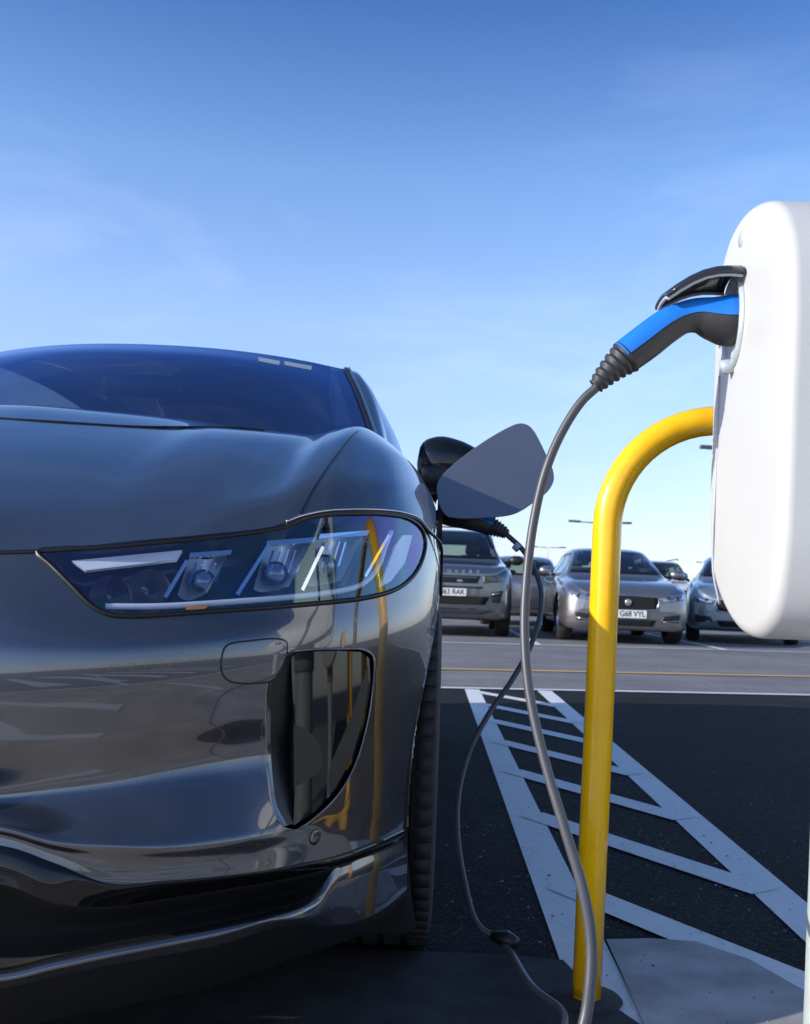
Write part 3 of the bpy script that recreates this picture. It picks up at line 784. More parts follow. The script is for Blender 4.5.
# ---------------- wheels
def wheel(cx, cy, cz, Rr, w, sgn, parent, rimr=None, spokes=5, detail=1, name='wheel', rimmat='alloy'):
    """axis along x, sgn = outward direction"""
    rimr = rimr or Rr*.68; seg = 64 if detail else 32
    hw = w/2
    prof = [(-hw*.75, rimr), (-hw*.96, rimr+.02), (-hw, (Rr+rimr)/2), (-hw*.97, Rr-.03), (-hw*.88, Rr-.008)]
    if detail:
        for g in (-.55, -.18, .18, .55):
            prof += [(hw*(g-.06), Rr), (hw*(g-.05), Rr-.007), (hw*(g+.05), Rr-.007), (hw*(g+.06), Rr)]
    else: prof += [(0, Rr)]
    prof += [(hw*.88, Rr-.008), (hw*.97, Rr-.03), (hw, (Rr+rimr)/2), (hw*.96, rimr+.02), (hw*.75, rimr)]
    vs, fs = lathe(prof, seg, 'x', (cx, cy, cz))
    # shoulder tread blocks
    if detail:
        bl = []
        for k in range(72):
            t = 2*math.pi*k/72
            for e in (-1, 1):
                b_ = box(-.016, .016, -.0145, .0145, -.006, .0008)
                rot = Matrix.Rotation(-t+math.pi/2, 3, 'X') if False else Matrix.Rotation(t, 3, 'X')
                vv = [rot @ (v+V((e*hw*.80, 0, Rr-.001))) for v in b_[0]]
                bl.append(([v+V((cx, cy, cz)) for v in vv], b_[1]))
        vs, fs = join((vs, fs), *bl)
    root = mk(name, vs, fs, M['rubber'], parent)
    o = sgn*hw
    prof = [(o*.78, rimr+.004), (o*.86, rimr), (o*.80, rimr-.012), (o*.2, rimr-.03), (-o*.7, rimr-.03)]
    parts = [lathe(prof, seg, 'x', (cx, cy, cz)), lathe([(o*.55, .0), (o*.6, .05), (o*.5, .075), (o*.1, .08)], 24, 'x', (cx, cy, cz))]
    for k in range(spokes):
        for d in (-.09, .09) if detail else (0,):
            t = 2*math.pi*k/spokes
            p = [V((0, math.cos(t+d*.8)*.05, math.sin(t+d*.8)*.05)), V((0, math.cos(t+d*2)*(rimr-.012), math.sin(t+d*2)*(rimr-.012)))]
            dirn = (p[1]-p[0]).normalized(); sd = V((1, 0, 0)).cross(dirn)*(.014 if detail else .028)
            q = [p[0]-sd, p[1]-sd*1.2, p[1]+sd*1.2, p[0]+sd]
            vs, fs = prism([v+V((o*.66, 0, 0)) for v in q], V((-sgn*.03, 0, 0))); parts.append(([v+V((cx, cy, cz)) for v in vs], fs))
    mk('rim', *join(*parts), M[rimmat], root, smooth=False)
    mk('brake_disc', *lathe([(o*-.1, 0), (o*-.1, rimr*.75), (o*-.25, rimr*.75), (o*-.25, 0)], 32, 'x', (cx, cy, cz)), M['hldark'], root, smooth=False)
    return root
for a in (AXF, AXR):
    for sg in (1, -1): wheel(XC+sg*(.958-.128), Y0+a, WR+.004, WR, .245, sg, car, .255, 5)

# ---------------- cabin
def both_surf(name, rows, nu, nv_, m, parent, single=True):
    v, f, _, _ = grid(rows, nu, nv_, mirror_x=XC if abs(rows[0][0].x-XC) < 1e-4 else None)
    ns = vnormals(v, f)
    c = sum(v, V())/len(v); out = c-V((XC, Y0+2.5, .7))
    if sum(n.dot(out) for n in ns) < 0: f = [tuple(reversed(q)) for q in f]; ns = [-n for n in ns]
    if single: a, b, c = both(v, f, ns); return mk(name, a, b, m, parent, normals=c)
    mk(name, v, f, m, parent, normals=ns); a, b, c = mirrored(v, f, ns); return mk(name, a, b, m, parent, normals=c)
WSE = [(.775, 1.28, 1.09), (.731, 1.5, 1.208), (.672, 1.76, 1.352), (.612, 2.02, 1.478)]   # windscreen side edge
WSC = [(0, 1.10, 1.13), (0, 1.36, 1.285), (0, 1.62, 1.415), (0, 1.88, 1.505)]
wrow = []
for e, c in zip(WSE, WSC):
    r = []
    for t in (0, .3, .55, .8, 1):
        k = t*t
        r.append(Lc(e[0]*t, c[1]+(e[1]-c[1])*k, c[2]+(e[2]-c[2])*(t**2.6)))
    wrow.append(r)
ws = both_surf('windscreen', wrow, [8]*4, [10]*3, M['screen'], car)
bvW = BVHTree.FromPolygons(*[x for x in grid(wrow, [8]*4, [10]*3)[:2]])
edgeL = crv([Lc(*p) for p in WSE], 10)
both_tube('windscreen_seal', [p+V((.004, -.002, .001)) for p in edgeL], .007, M['seal'], ws)
RAIL = [(.80, 1.27, 1.085), (.782, 1.55, 1.195), (.725, 1.83, 1.362), (.668, 2.05, 1.462), (.665, 2.6, 1.515), (.65, 3.2, 1.495), (.61, 4.05, 1.42), (.55, 4.5, 1.30)]
BELT = [(.845, 1.27, 1.06), (.85, 1.55, 1.058), (.858, 1.83, 1.06), (.862, 2.05, 1.06), (.865, 2.6, 1.068), (.86, 3.2, 1.085), (.82, 4.05, 1.12), (.72, 4.5, 1.13)]
both_tube('pillar_trim', [p+V((.014, .002, .005)) for p in edgeL], .0045, M['satin'], ws)
WI = WSE+[(.50, 2.6, 1.555), (.50, 3.2, 1.54), (.46, 4.05, 1.47), (.40, 4.5, 1.34)]
def midb(a, b, k, bulge): return Lc(a[0]*(1-k)+b[0]*k+bulge, a[1]*(1-k)+b[1]*k, a[2]*(1-k)+b[2]*k+bulge*.4)
both_surf('roof_rail', [[Lc(*a) for a in WI], [midb(a, b, .5, .012) for a, b in zip(WI, RAIL)], [Lc(*b) for b in RAIL]], [8]*7, [4, 4], M['paint'], car, False)
both_surf('side_window', [[Lc(*a) for a in RAIL], [midb(a, b, .5, .015) for a, b in zip(RAIL, BELT)], [Lc(*b) for b in BELT]], [8]*7, [4, 4], M['sideglass'], car, False)
def sideL0(y): return V((XC+.947*(1-.012), Y0+y, lin([(.6, .85), (.75, .85), (1.0, .885), (1.5, .95), (2.5, .97), (4.2, 1.0), (4.6, 1.02)], y)))
ybs = [b[1] for b in BELT]
L0s = [V((XC+lin([(1.2, .936), (3, .935), (3.7, .929), (4.2, .904), (4.45, .86)], y), Y0+y, sideL0(y).z)) for y in ybs]
both_surf('door_shoulder', [[Lc(*b) for b in BELT], [(Lc(*b)+l)/2+V((.018, 0, .014)) for b, l in zip(BELT, L0s)], L0s], [8]*7, [4, 4], M['paint'], car, False)
rc = [(0, 1.88, 1.505), (0, 2.2, 1.54), (0, 2.6, 1.562), (0, 3.2, 1.552), (0, 4.05, 1.49), (0, 4.5, 1.36)]
ro = [(.612, 2.02, 1.478), (.56, 2.3, 1.53), (.50, 2.6, 1.555), (.50, 3.2, 1.54), (.46, 4.05, 1.47), (.40, 4.5, 1.34)]
both_surf('roof', [[Lc(c[0]+(o_[0]-c[0])*t, c[1]+(o_[1]-c[1])*t*t, c[2]+(o_[2]-c[2])*t**2.4) for t in (0, .35, .7, 1)] for c, o_ in zip(rc, ro)], [6]*3, [6]*5, M['paint'], car)
# tail closure
tl = [[Lc(0, 4.5, 1.36), Lc(.40, 4.5, 1.34), Lc(.55, 4.5, 1.30), Lc(.72, 4.5, 1.13), Lc(.85, 4.40, 1.02)],
      [Lc(0, 4.6, 1.18), Lc(.36, 4.6, 1.17), Lc(.55, 4.56, 1.15), Lc(.74, 4.50, 1.08), Lc(.83, 4.42, 1.01)],
      [Lc(0, 4.63, 1.02), Lc(.3, 4.63, 1.02), Lc(.6, 4.59, 1.02), Lc(.82, 4.45, 1.015), Lc(.86, 4.38, 1.01)]]
both_surf('tailgate', tl, [6]*4, [5, 5], M['paint'], car)
# cowl panel + raised bonnet rear section
cw = both_surf('cowl_panel', [[Lc(s, y0+.24*(s/.945)**2, z) for s in (0, .2, .4, .6, .78)] for y0, z in ((1.14, 1.125), (1.0, 1.02), (1.3, .98))], [6]*4, [5, 5], M['black'], car)
sc = []
for s in (0, .15, .3, .42, .5, .56):
    y = .70+.10*(s/.56)**2; sc.append(V((XC+s, Y0+y, zB(XC+s, Y0+y)+.001)))
for s in (.56,): pass
both_tube('bonnet_scoop_gap', crv(sc, 6), .0022, M['seal'], bonnet)
# dashboard, seats
inn = []
mk('dashboard', *box(XC-.72, XC+.72, Y0+1.30, Y0+1.75, .72, 1.04), M['interior'], car, smooth=False)
mk('cabin_floor', *box(XC-.83, XC+.83, Y0+1.2, Y0+4.2, .26, .42), M['interior'], car, smooth=False)
for sg in (-1, 1):
    for yb in (2.35, 3.25):
        s_ = bevel(mk('seat', *join(box(XC+sg*.37-.25, XC+sg*.37+.25, Y0+yb-.45, Y0+yb+.08, .45, .68)), M['seat'], car, smooth=True), .05, 3)
        bevel(mk('seat_back', *box(XC+sg*.37-.24, XC+sg*.37+.24, Y0+yb, Y0+yb+.13, .62, 1.18), M['seat'], s_, smooth=True), .05, 3)
        bevel(mk('headrest', *box(XC+sg*.37-.12, XC+sg*.37+.12, Y0+yb+.02, Y0+yb+.12, 1.2, 1.38), M['seat'], s_, smooth=True), .04, 3)
swc = V((XC-.37, Y0+1.85, .98)); ring_ = [swc+V((.18*math.cos(t), -.05*math.sin(t), .17*math.sin(t))) for t in [2*math.pi*k/32 for k in range(33)]]
mk('steering_wheel', *join(tube(ring_, .014, 8), tube([swc+V((-.17, 0, 0)), swc+V((0, -.03, -.02)), swc+V((.17, 0, 0))], .02, 8), tube([swc, swc+V((0, -.25, -.1))], .03, 8)), M['black'], car)
# rear-view mirror, sticker strip at the header
def onW(px, py, lift=-.012):
    a, b = ray(px, py); d = V((a, 1, b)).normalized(); l, n, i, ds = bvW.ray_cast(CAM, d)
    if l is None: return None
    return l-d*lift if False else l+d*(-lift)
bevel(mk('rear_view_mirror', *box(XC-.12, XC+.12, Y0+1.78, Y0+1.82, 1.32, 1.39), M['black'], car), .012)
for (a, b) in [((258, 357), (280, 361)), ((284, 361), (312, 366))]:
    q = [onW(a[0], a[1], .006), onW(b[0], b[1], .006), onW(b[0]-1, b[1]+4, .006), onW(a[0]+1, a[1]+4, .006)]
    if all(q): mk('tax_label', *prism(q, V((0, .001, .0))), mat('label_paper', (.30, .36, .38), .7) if a[0] == 258 else bpy.data.materials['label_paper'], ws, smooth=False)
q = [onW(x, y, -.035) for x, y in [(331, 374), (336, 372), (341, 388), (352, 424), (336, 426), (329, 398)]]
mk('inner_pillar_trim', *prism(q, V((0, .02, 0))), mat('pale_cabin_trim', (.42, .44, .42), .8), car, smooth=False)
# wiper
wp = [Lc(s, 1.13+.2*(s/.945)**2, 1.128-.03*s) for s in (-.5, -.1, .3, .6)]
mk('wiper', *tube(wp, .006, 8), M['black'], car)

# ---------------- door mirror
mirr = None
for sg in (1,):
    YM = 2.98
    secs = []
    prof = [(417, 463, 466, .02), (419, 448, 484, .06), (426, 440, 489, .085), (440, 437, 491, .095), (458, 441, 490, .095), (475, 449, 487, .085), (488, 458, 480, .06), (493, 468, 472, .02)]
    n = 28; vs = []
    prof = [tuple(q) for q in zip(*[[pch([p[0] for p in prof], [p[k] for p in prof], x) for x in [417+76*(.5-.5*math.cos(math.pi*i/18)) for i in range(19)]] for k in (0, 1, 2, 3)])]
    for px, yt, yb, dp in prof:
        a, b = W(px, yt, YM), W(px, yb, YM); c = (a+b)/2; hz = (a.z-b.z)/2
        for k in range(n):
            t = 2*math.pi*k/n; ct, st_ = math.cos(t), math.sin(t)
            e = .75
            vs.append(c+V((0, math.copysign(abs(ct)**e, ct)*dp, math.copysign(abs(st_)**e, st_)*hz)))
    fs = [(i*n+j, i*n+(j+1) % n, (i+1)*n+(j+1) % n, (i+1)*n+j) for i in range(len(prof)-1) for j in range(n)]+[tuple(range(n)), tuple(range((len(prof)-1)*n, len(prof)*n))[::-1]]
    mo = fixn(mk('door_mirror', vs, fs, M['gloss'], car))
    lo_ = [(421, 466, 489), (430, 465, 492.5), (445, 466, 493), (462, 467, 491)]
    vs2 = []
    for px, yt, yb in lo_:
        a, b = W(px, yt, YM), W(px, yb, YM); c = (a+b)/2; hz = (a.z-b.z)/2
        for k in range(n):
            t = 2*math.pi*k/n; ct, st_ = math.cos(t), math.sin(t)
            vs2.append(c+V((0, math.copysign(abs(ct)**.5, ct)*.098, math.copysign(abs(st_)**.5, st_)*hz)))
    fixn(mk('mirror_base', vs2, [(i*n+j, i*n+(j+1) % n, (i+1)*n+(j+1) % n, (i+1)*n+j) for i in range(3) for j in range(n)]+[tuple(range(n)), tuple(range(3*n, 4*n))[::-1]], M['black'], mo))
    mk('mirror_arm', *tube([W(428, 484, YM), W(424, 497, YM+.02), W(418, 512, YM+.06)], [.035, .028, .03], 12, flat=1.6), M['gloss'], mo)
    # the far one
    vsf = [V((2*XC-v.x, v.y, v.z)) for v in vs]; mf = fixn(mk('door_mirror', vsf, fs, M['gloss'], car))

# ---------------- charging flap and port
YF = 2.58
FL = [(437, 486), (441, 476.5), (474, 448), (508.6, 427), (521, 423), (531, 427), (545.7, 453), (553.6, 471.6), (553.6, 481.5), (548, 491), (538, 499), (518.5, 512), (503.7, 516), (449.4, 517), (443, 512), (438, 499)]
FLs = smooth2(FL, 4)
fn = V((.12, -1, .30)).normalized(); fc = W(495, 470, YF)
def onF(px, py, off=0):
    a, b = ray(px, py); d = V((a, 1, b)).normalized(); t = (fc+fn*off-CAM).dot(fn)/d.dot(fn); return CAM+d*t
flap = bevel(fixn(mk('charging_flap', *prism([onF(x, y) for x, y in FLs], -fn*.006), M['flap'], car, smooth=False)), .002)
inner = [((x-492)*.86+495, (y-472)*.86+474) for x, y in FLs]
bevel(fixn(mk('flap_liner', *prism([onF(x, y, -.0065) for x, y in inner], -fn*.012), M['black'], flap, smooth=False)), .003)
mk('hinge_arm', *tube(crv([onF(444, 508, -.012), onF(436, 516, -.03), W(430, 528, YF+.03)], 5), .009, 8), M['black'], flap)
# port well on the wing, just proud of the side
pc = V((.012, YF+.06, .925))
mk('charging_port', *lathe([(.0, .075), (.014, .072), (.014, .05), (.004, .046), (.004, 0)], 32, 'x', tuple(pc)), M['black'], car)

ORG = V((0, 0, 0))
# ------------------------------------------------------------------ plug in the car
def plug_from(points, radii, blue, up, name, label, org, boot_rings=5):
    """sweep a handle; returns the root empty"""
    P = crv(points, 6); k = len(P); rs = []
    for i in range(k):
        t = i/6; a = int(min(t, len(radii)-1)); b = min(a+1, len(radii)-1); rs.append(radii[a]+(radii[b]-radii[a])*(t-a if a < len(radii)-1 else 0))
    return P, rs
# ------------------------------------------------------------------ charging unit
def rounded_box(x0, x1, y0, y1, z0, z1, rc_, rt, rb, m=10):
    vs, fs = [], []; seg = 8
    prof = []
    for k in range(m+1): a = math.pi/2*k/m; prof.append((z0+rb*(1-math.cos(a)), rb*(1-math.sin(a))))
    for k in range(1, 12): prof.append((z0+rb+(z1-rt-z0-rb)*k/12, 0))
    for k in range(m+1): a = math.pi/2*k/m; prof.append((z1-rt+rt*math.sin(a), rt*(1-math.cos(a))))
    for z, ins in prof:
        r = max(.02, rc_+ins*.35) if ins < rt*.98 else .02
        ax0, ax1, ay0, ay1 = x0+ins, x1-ins, y0+ins, y1-ins
        r = min(rc_+ins*.5, (ax1-ax0)/2-.001, (ay1-ay0)/2-.001)
        for cx, cy, a0 in ((ax1-r, ay0+r, -90), (ax1-r, ay1-r, 0), (ax0+r, ay1-r, 90), (ax0+r, ay0+r, 180)):
            for k in range(seg+1):
                a = R(a0+90*k/seg); vs.append(V((cx+r*math.cos(a), cy+r*math.sin(a), z)))
    n = 4*(seg+1)
    fs = [(i*n+j, i*n+(j+1) % n, (i+1)*n+(j+1) % n, (i+1)*n+j) for i in range(len(prof)-1) for j in range(n)]
    fs += [tuple(range(n))[::-1], tuple((len(prof)-1)*n+j for j in range(n))]
    return vs, fs
UX0, UX1, UY0, UY1 = .427, .71, 1.195, 1.555
def unit_shell():
    prof = [(1.228, 1.00), (1.230, 1.12), (1.248, 1.205), (1.292, 1.262), (1.352, 1.293), (1.43, 1.308), (1.495, 1.296), (1.540, 1.255), (1.557, 1.19), (1.558, 1.05), (1.557, .92), (1.545, .83), (1.505, .770), (1.44, .727), (1.375, .705), (1.305, .705), (1.255, .735), (1.232, .80), (1.228, .88)]
    P = crv([V((0, y, z)) for y, z in prof], 6, closed=True); n = len(P); c = V((0, 1.38, 1.0)); nr = []
    for i in range(n):
        t = P[(i+1) % n]-P[i-1]; q = V((0, t.z, -t.y)).normalized()
        nr.append(q if q.dot(P[i]-c) > 0 else -q)
    rb = .018; vs = []; xs_ = []
    for k in range(9): a = math.pi/2*k/8; xs_.append((UX0+rb*(1-math.cos(a)), rb*(1-math.sin(a))))
    xs_ = [(UX0, -.25), (UX0, -.6)]+xs_+[((UX0+UX1)/2, 0)]; xs_ += [(UX0+UX1-x, e) for x, e in reversed(xs_[:-1])]
    for x, e in xs_:
        for p, q in zip(P, nr):
            if e < 0: r_ = c+(p-q*rb-c)*(-e); vs.append(V((x, r_.y, r_.z)))
            else: vs.append(V((x, p.y-q.y*e, p.z-q.z*e)))
    m_ = len(xs_); fs = [(i*n+j, i*n+(j+1) % n, (i+1)*n+(j+1) % n, (i+1)*n+j) for i in range(m_-1) for j in range(n)]
    fs += [tuple(range(n))[::-1], tuple((m_-1)*n+j for j in range(n))]
    return vs, fs
def charger(label, group, plugged):
    # local origin: foot of the post
    O = V(((UX0+UX1)/2, (UY0+UY1)/2, 0)); root = empty('charging_unit', tuple(O), label, 'charging point', group)
    def add(name, vf, m, parent=root, **kw): return mk(name, *vf, m, parent, org=O, **kw)
    cas = add('casing', unit_shell(), M['white'])
    seam = [V((UX0-.0006, y, z)) for y, z in ((1.512, .80), (1.514, .95), (1.516, 1.02), (1.514, 1.09))]
    add('casing_seam', tube(crv([V((UX0+.012, 1.514, .745))]+seam, 6), [.0022]*25, 6), M['whitegrey'], cas)
    fp = [V((UX0+.0015, 1.505, .955+.135*k/24)) for k in range(25)]
    add('grey_lozenge', tube(fp, [.0015+.0075*math.sin(math.pi*k/24)**.7 for k in range(25)], 10, up=V((0, 1, 0)), flat=.35), M['whitegrey'], cas)  # slim grey lozenge lying on the casing's side face
    add('fixing_plug', lathe([(UX0-.001, 0), (UX0-.001, .011), (UX0+.004, .013)], 24, 'x', (0, 1.432, 1.268)), M['whitegrey'], cas)
    for sx in (-1, 1):
        face = UX0 if sx < 0 else UX1
        yc, zc = 1.450, 1.158
        n = 40
        def ring(ry, rz_, x, dz=0): return [V((x, yc+ry*math.cos(2*math.pi*k/n), zc+dz+rz_*math.sin(2*math.pi*k/n)*(1.0 if math.sin(2*math.pi*k/n) > 0 else 1.15))) for k in range(n)]
        rs = [ring(.047, .063, face+sx*.0005), ring(.045, .061, face+sx*.006), ring(.040, .055, face+sx*.006), ring(.037, .051, face-sx*.004), ring(.001, .001, face-sx*.004)]
        vs = [p for q in rs for p in q]; so = add('socket', (vs, [(i*n+j, i*n+(j+1) % n, (i+1)*n+(j+1) % n, (i+1)*n+j) for i in range(4) for j in range(n)]), M['bezel'])
        rs = [ring(.037, .051, face-sx*.003), ring(.001, .001, face-sx*.003)]
        add('socket_face', ([p for q in rs for p in q], [(j, (j+1) % n, n+(j+1) % n, n+j) for j in range(n)]), M['black'], so)
        # lid: open on the plugged side, shut on the other
        lv_, lf_ = [], []
        mseg = 20; L_ = .100
        for i in range(7):
            u = i/6
            for k in range(mseg+1):
                a = math.pi*k/mseg
                yy = math.cos(a)*.050*(1-.35*u**3); ar = math.sin(a)
                if plugged and sx < 0: p = V((face-.004-u*L_, yc+yy*.9, zc+.050-.032*u+.014*ar*(1-u*.6)+.012*math.sin(u*math.pi)))
                else: p = V((face+sx*(.012+.012*math.sin(u*math.pi)*ar), yc+yy*(1 if True else 0), zc+.065-.135*u))
                lv_.append(p)
        ms = mseg+1; lf_ = [(i*ms+j, i*ms+j+1, (i+1)*ms+j+1, (i+1)*ms+j) for i in range(6) for j in range(mseg)]
        lid = add('socket_lid', (lv_, lf_), M['lidframe'], so); s_ = lid.modifiers.new('solid', 'SOLIDIFY'); s_.thickness = .008
        if plugged and sx < 0:
            edge_ = [lv_[i*ms] for i in range(7)]+[lv_[6*ms+j] for j in range(1, ms)]+[lv_[i*ms+ms-1] for i in range(5, -1, -1)]
            add('lid_rim', tube(edge_, .0026, 8), M['whitegrey'], so)
            add('lid_catch', tube([V((face-.006, yc, zc-.078)), V((face-.008, yc, zc-.060))], [.010, .014], 10, up=V((1, 0, 0)), flat=.7), M['bezel'], so)
    px_, py_ = .588, 1.375
    add('post', lathe([(.0, .050), (.72, .050)], 40, 'z', (px_, py_, 0)), M['post'])
    add('post_collar', lathe([(.64, .0501), (.64, .056), (.70, .058), (.73, .058)], 40, 'z', (px_, py_, 0)), M['post'])
    fl_ = add('base_plate', box(px_-.11, px_+.11, py_-.11, py_+.11, .014, .026), M['post'], smooth=False)
    for ax in (-1, 1):
        for ay in (-1, 1): add('bolt', lathe([(.026, .012), (.04, .012), (.04, 0)], 6, 'z', (px_+ax*.085, py_+ay*.085, 0)), M['satin'], fl_, smooth=False)
    return root
unit = charger('white charging unit at the right edge, blue plug in its side socket', 'charging units', True)
# hoop barrier
def hoop(label, group):
    base = ghit(586, 1006); x0 = base.x; y0 = base.y; zt = 1.080; rb = .20; span = .95
    O = V((x0, y0, 0)); root = empty('hoop_barrier', tuple(O), label, 'barrier', group)
    P = [V((x0, y0, .01)), V((x0, y0, .4)), V((x0, y0, zt-rb))]
    P += [V((x0+rb-rb*math.cos(a), y0, zt-rb+rb*math.sin(a))) for a in [math.pi/2*k/14 for k in range(1, 15)]]
    P += [V((x0+span-rb+rb*math.sin(a), y0, zt-rb+rb*math.cos(a))) for a in [math.pi/2*k/14 for k in range(0, 15)]]
    P += [V((x0+span, y0, .4)), V((x0+span, y0, .01))]
    mk('tube_frame', *tube(P, .0265, 32, up=V((0, 1, 0))), M['yellow'], root, org=O)
    for x in (x0, x0+span): mk('ground_collar', *lathe([(.0140, .066), (.018, .062), (.019, .010)], 32, 'z', (x, y0, 0)), M['patch'], root, org=O)
    return root
hp = hoop('yellow tubular hoop barrier behind the charging cable', 'yellow hoop barriers')
hp.rotation_euler.y = R(.45)
# further units and hoops of the same row, seen mirrored in the paint
for k, (dx, dy) in enumerate([(1.75, -.95), (2.6, .0)]):
    c = charger(['white charging unit to the right of the camera, mirrored small in the headlight', 'white charging unit standing beyond the right edge of the picture'][k], 'charging units', False)
    c.location.x += dx; c.location.y += dy
    h_ = copy_tree(hp); h_.location.x += dx; h_.location.y += dy
    h_['label'] = ['yellow hoop barrier beside the unit to the right of the camera', 'yellow hoop barrier beyond the right edge of the picture'][k]
# row of hoops across the rear aisle, reflected in the corner vent
for k in range(5):
    h_ = copy_tree(hp); h_.location.x = 1.5+1.6*k; h_.location.y = -6.8
    h_['label'] = 'yellow hoop barrier in the far row behind the camera'

# ------------------------------------------------------------------ plugs and cable
YP = 1.450
cpts = [(744, 318), (728, 321), (713, 319), (698, 316), (684, 318), (667, 326.5), (645, 343), (624, 358.5)]
crad = [.034, .036, .031, .0245, .0225, .0245, .0255, .0245]
def sweep_plug(pts, rad, Ys, name, label, cat, blue_to, bootpts, bootr, upv):
    P3 = [W(x, y, Yv) for (x, y), Yv in zip(pts, Ys)]
    O = P3[0]; root = empty(name, tuple(O), label, cat)
    n = 6; P = crv(P3, n); rs = crv([V((r, 0, 0)) for r in rad], n); rs = [v.x for v in rs]
    mk('grip', *tube(P, rs, 28, up=upv), M['plug'], root, org=O)
    e = int(len(P)*blue_to)
    mk('coloured_shell', *tube(P[:e], [r+.0012 for r in rs[:e]], 22, up=upv, arc=(R(-78), R(78)), cap=False), M['blue'], root, org=O)
    B = [W(x, y, Yv) for (x, y, Yv) in bootpts]; Bc = crv(B, 8); k = len(Bc)
    rr = []
    for i in range(k):
        t = i/(k-1); r = bootr[0]+(bootr[1]-bootr[0])*t
        rr.append(r*(1.0 if (i//2) % 2 == 0 else .84))
    mk('strain_relief', *tube(Bc, rr, 24, up=upv), M['plug'], root, org=O)
    return root
sweep_plug(cpts, crad, [YP]*8, 'charging_plug', 'blue and black charging plug pushed into the white unit', 'plug', 1.0,
           [(627, 356.5, YP), (616, 365.5, YP), (605, 376, YP), (596, 386, YP)], (.0265, .0125), V((-.35, -.25, 1)))
YQ = 2.60
sweep_plug([(448, 512), (458, 515), (470, 519), (482, 523), (492, 527)], [.036, .034, .029, .026, .025], [YQ+.05, YQ+.02, YQ, YQ, YQ], 'charging_plug', 'black charging plug in the port of the grey car under its open flap', 'plug', 1.0,
           [(491, 526.5, YQ), (497, 529, YQ), (503, 532, YQ), (507, 535, YQ)], (.027, .013), V((.5, -.3, 1)))
cab = [(598, 386, 1.45), (582, 401, 1.455), (562, 432, 1.46), (546, 470, 1.46), (534, 520, 1.46), (527, 575, 1.45), (524.5, 630, 1.43), (529, 690, 1.39), (543, 755, 1.33), (565, 830, 1.25), (583, 890, 1.18), (591, 940, 1.13), (590, 985, 1.10), (584, 1024, 1.08)]
C1 = [W(x, y, Yv) for x, y, Yv in cab]
C2 = [V((.15, 1.08, .18)), V((.13, 1.16, .07)), V((.13, 1.32, .036)), V((.17, 1.50, .033)), V((.235, 1.62, .033)), V((.255, 1.72, .033)), V((.215, 1.82, .033))]
ck = ghit(500, 957)
far = [(478, 925, 2.09), (464, 880, 2.16), (457, 830, 2.22), (459, 790, 2.28), (470, 750, 2.34), (490, 712, 2.40), (512, 680, 2.45), (531, 645, 2.49), (540, 615, 2.52), (541, 590, 2.54), (534, 568, 2.56), (522, 549, 2.58), (506, 534, 2.60)]
C3 = [V((ck.x, ck.y, .034))]+[W(x, y, Yv) for x, y, Yv in far]
allc = crv(C1+C2+C3, 8)
tag(mk('charging_cable', *tube(allc, .0067, 16, up=V((0, 1, 0))), M['cable'], None), 'long grey charging cable looping from the white unit over the ground to the car', 'cable')
t_ = mk('cable_clip', *tube([V((ck.x+.03, ck.y-.03, .04)), V((ck.x+.01, ck.y-.01, .042)), V((ck.x-.015, ck.y+.01, .04))], [.012, .017, .011], 12), M['black'])
tag(t_, 'small black clip on the cable where it meets the ground', 'clip')
p1, p2 = W(515, 545, 2.587), W(519, 549, 2.583)
tag(mk('cable_tag', *tube([p1, p2], .0115, 10), M['cable_tag']), 'pale tag wrapped round the cable just below the car plug', 'tag')

# ------------------------------------------------------------------ background cars
def textmesh(s, size, m, name, parent, loc, rz=0, center='CENTER', space=1.0, xs=1.0):
    cu = bpy.data.curves.new('t', 'FONT'); cu.body = s; cu.size = size; cu.align_x = center; cu.align_y = 'CENTER'; cu.extrude = .0015; cu.space_character = space; cu.offset = .0012
    o = bpy.data.objects.new('t', cu); COL.objects.link(o); dg = bpy.context.evaluated_depsgraph_get()
    me = bpy.data.meshes.new_from_object(o.evaluated_get(dg)); COL.objects.unlink(o); bpy.data.objects.remove(o)
    me.materials.clear(); me.materials.append(m); me.name = name
    mt = Matrix.Translation(loc) @ Matrix.Rotation(R(90), 4, 'X') @ Matrix.Diagonal((xs, 1, 1, 1))
    me.transform(mt); o2 = bpy.data.objects.new(name, me); link(o2, parent); return o2
def hull(st, n=7):
    rows = []
    for (y, w, zb, zs, zt, wt) in st:
        rows.append([V((0, y, zb)), V((w*.55, y, zb)), V((w*.90, y, zb+.02)), V((w*.99, y, zb+.14)), V((w, y, zb+(zs-zb)*.5)), V((w*.985, y, zs-.10)), V((w*.94, y, zs)),
                     V((wt+(w*.9-wt)*.3, y, zs+(zt-zs)*.55)), V((wt, y, zt-.05*min(1, (zt-zs)/.3)-.008)), V((wt*.75, y, zt-.012)), V((0, y, zt))])
    v, f, m, nn = grid(rows, [3, 3, 4, 4, 4, 3, 3, 4, 3, 3], n)
    o = len(v); v2 = v+[V((-p.x, p.y, p.z)) for p in v]; f2_ = [tuple(reversed(q)) for q in f]+[tuple(i+o for i in q) for q in f]
    # end caps
    for base, rev in ((0, 0), ((nn-1)*m, 1)):
        for k in range(m-1):
            q = (base+k, base+k+1, o+base+k+1, o+base+k); f2_.append(tuple(reversed(q)) if rev else q)
    return v2, f2_
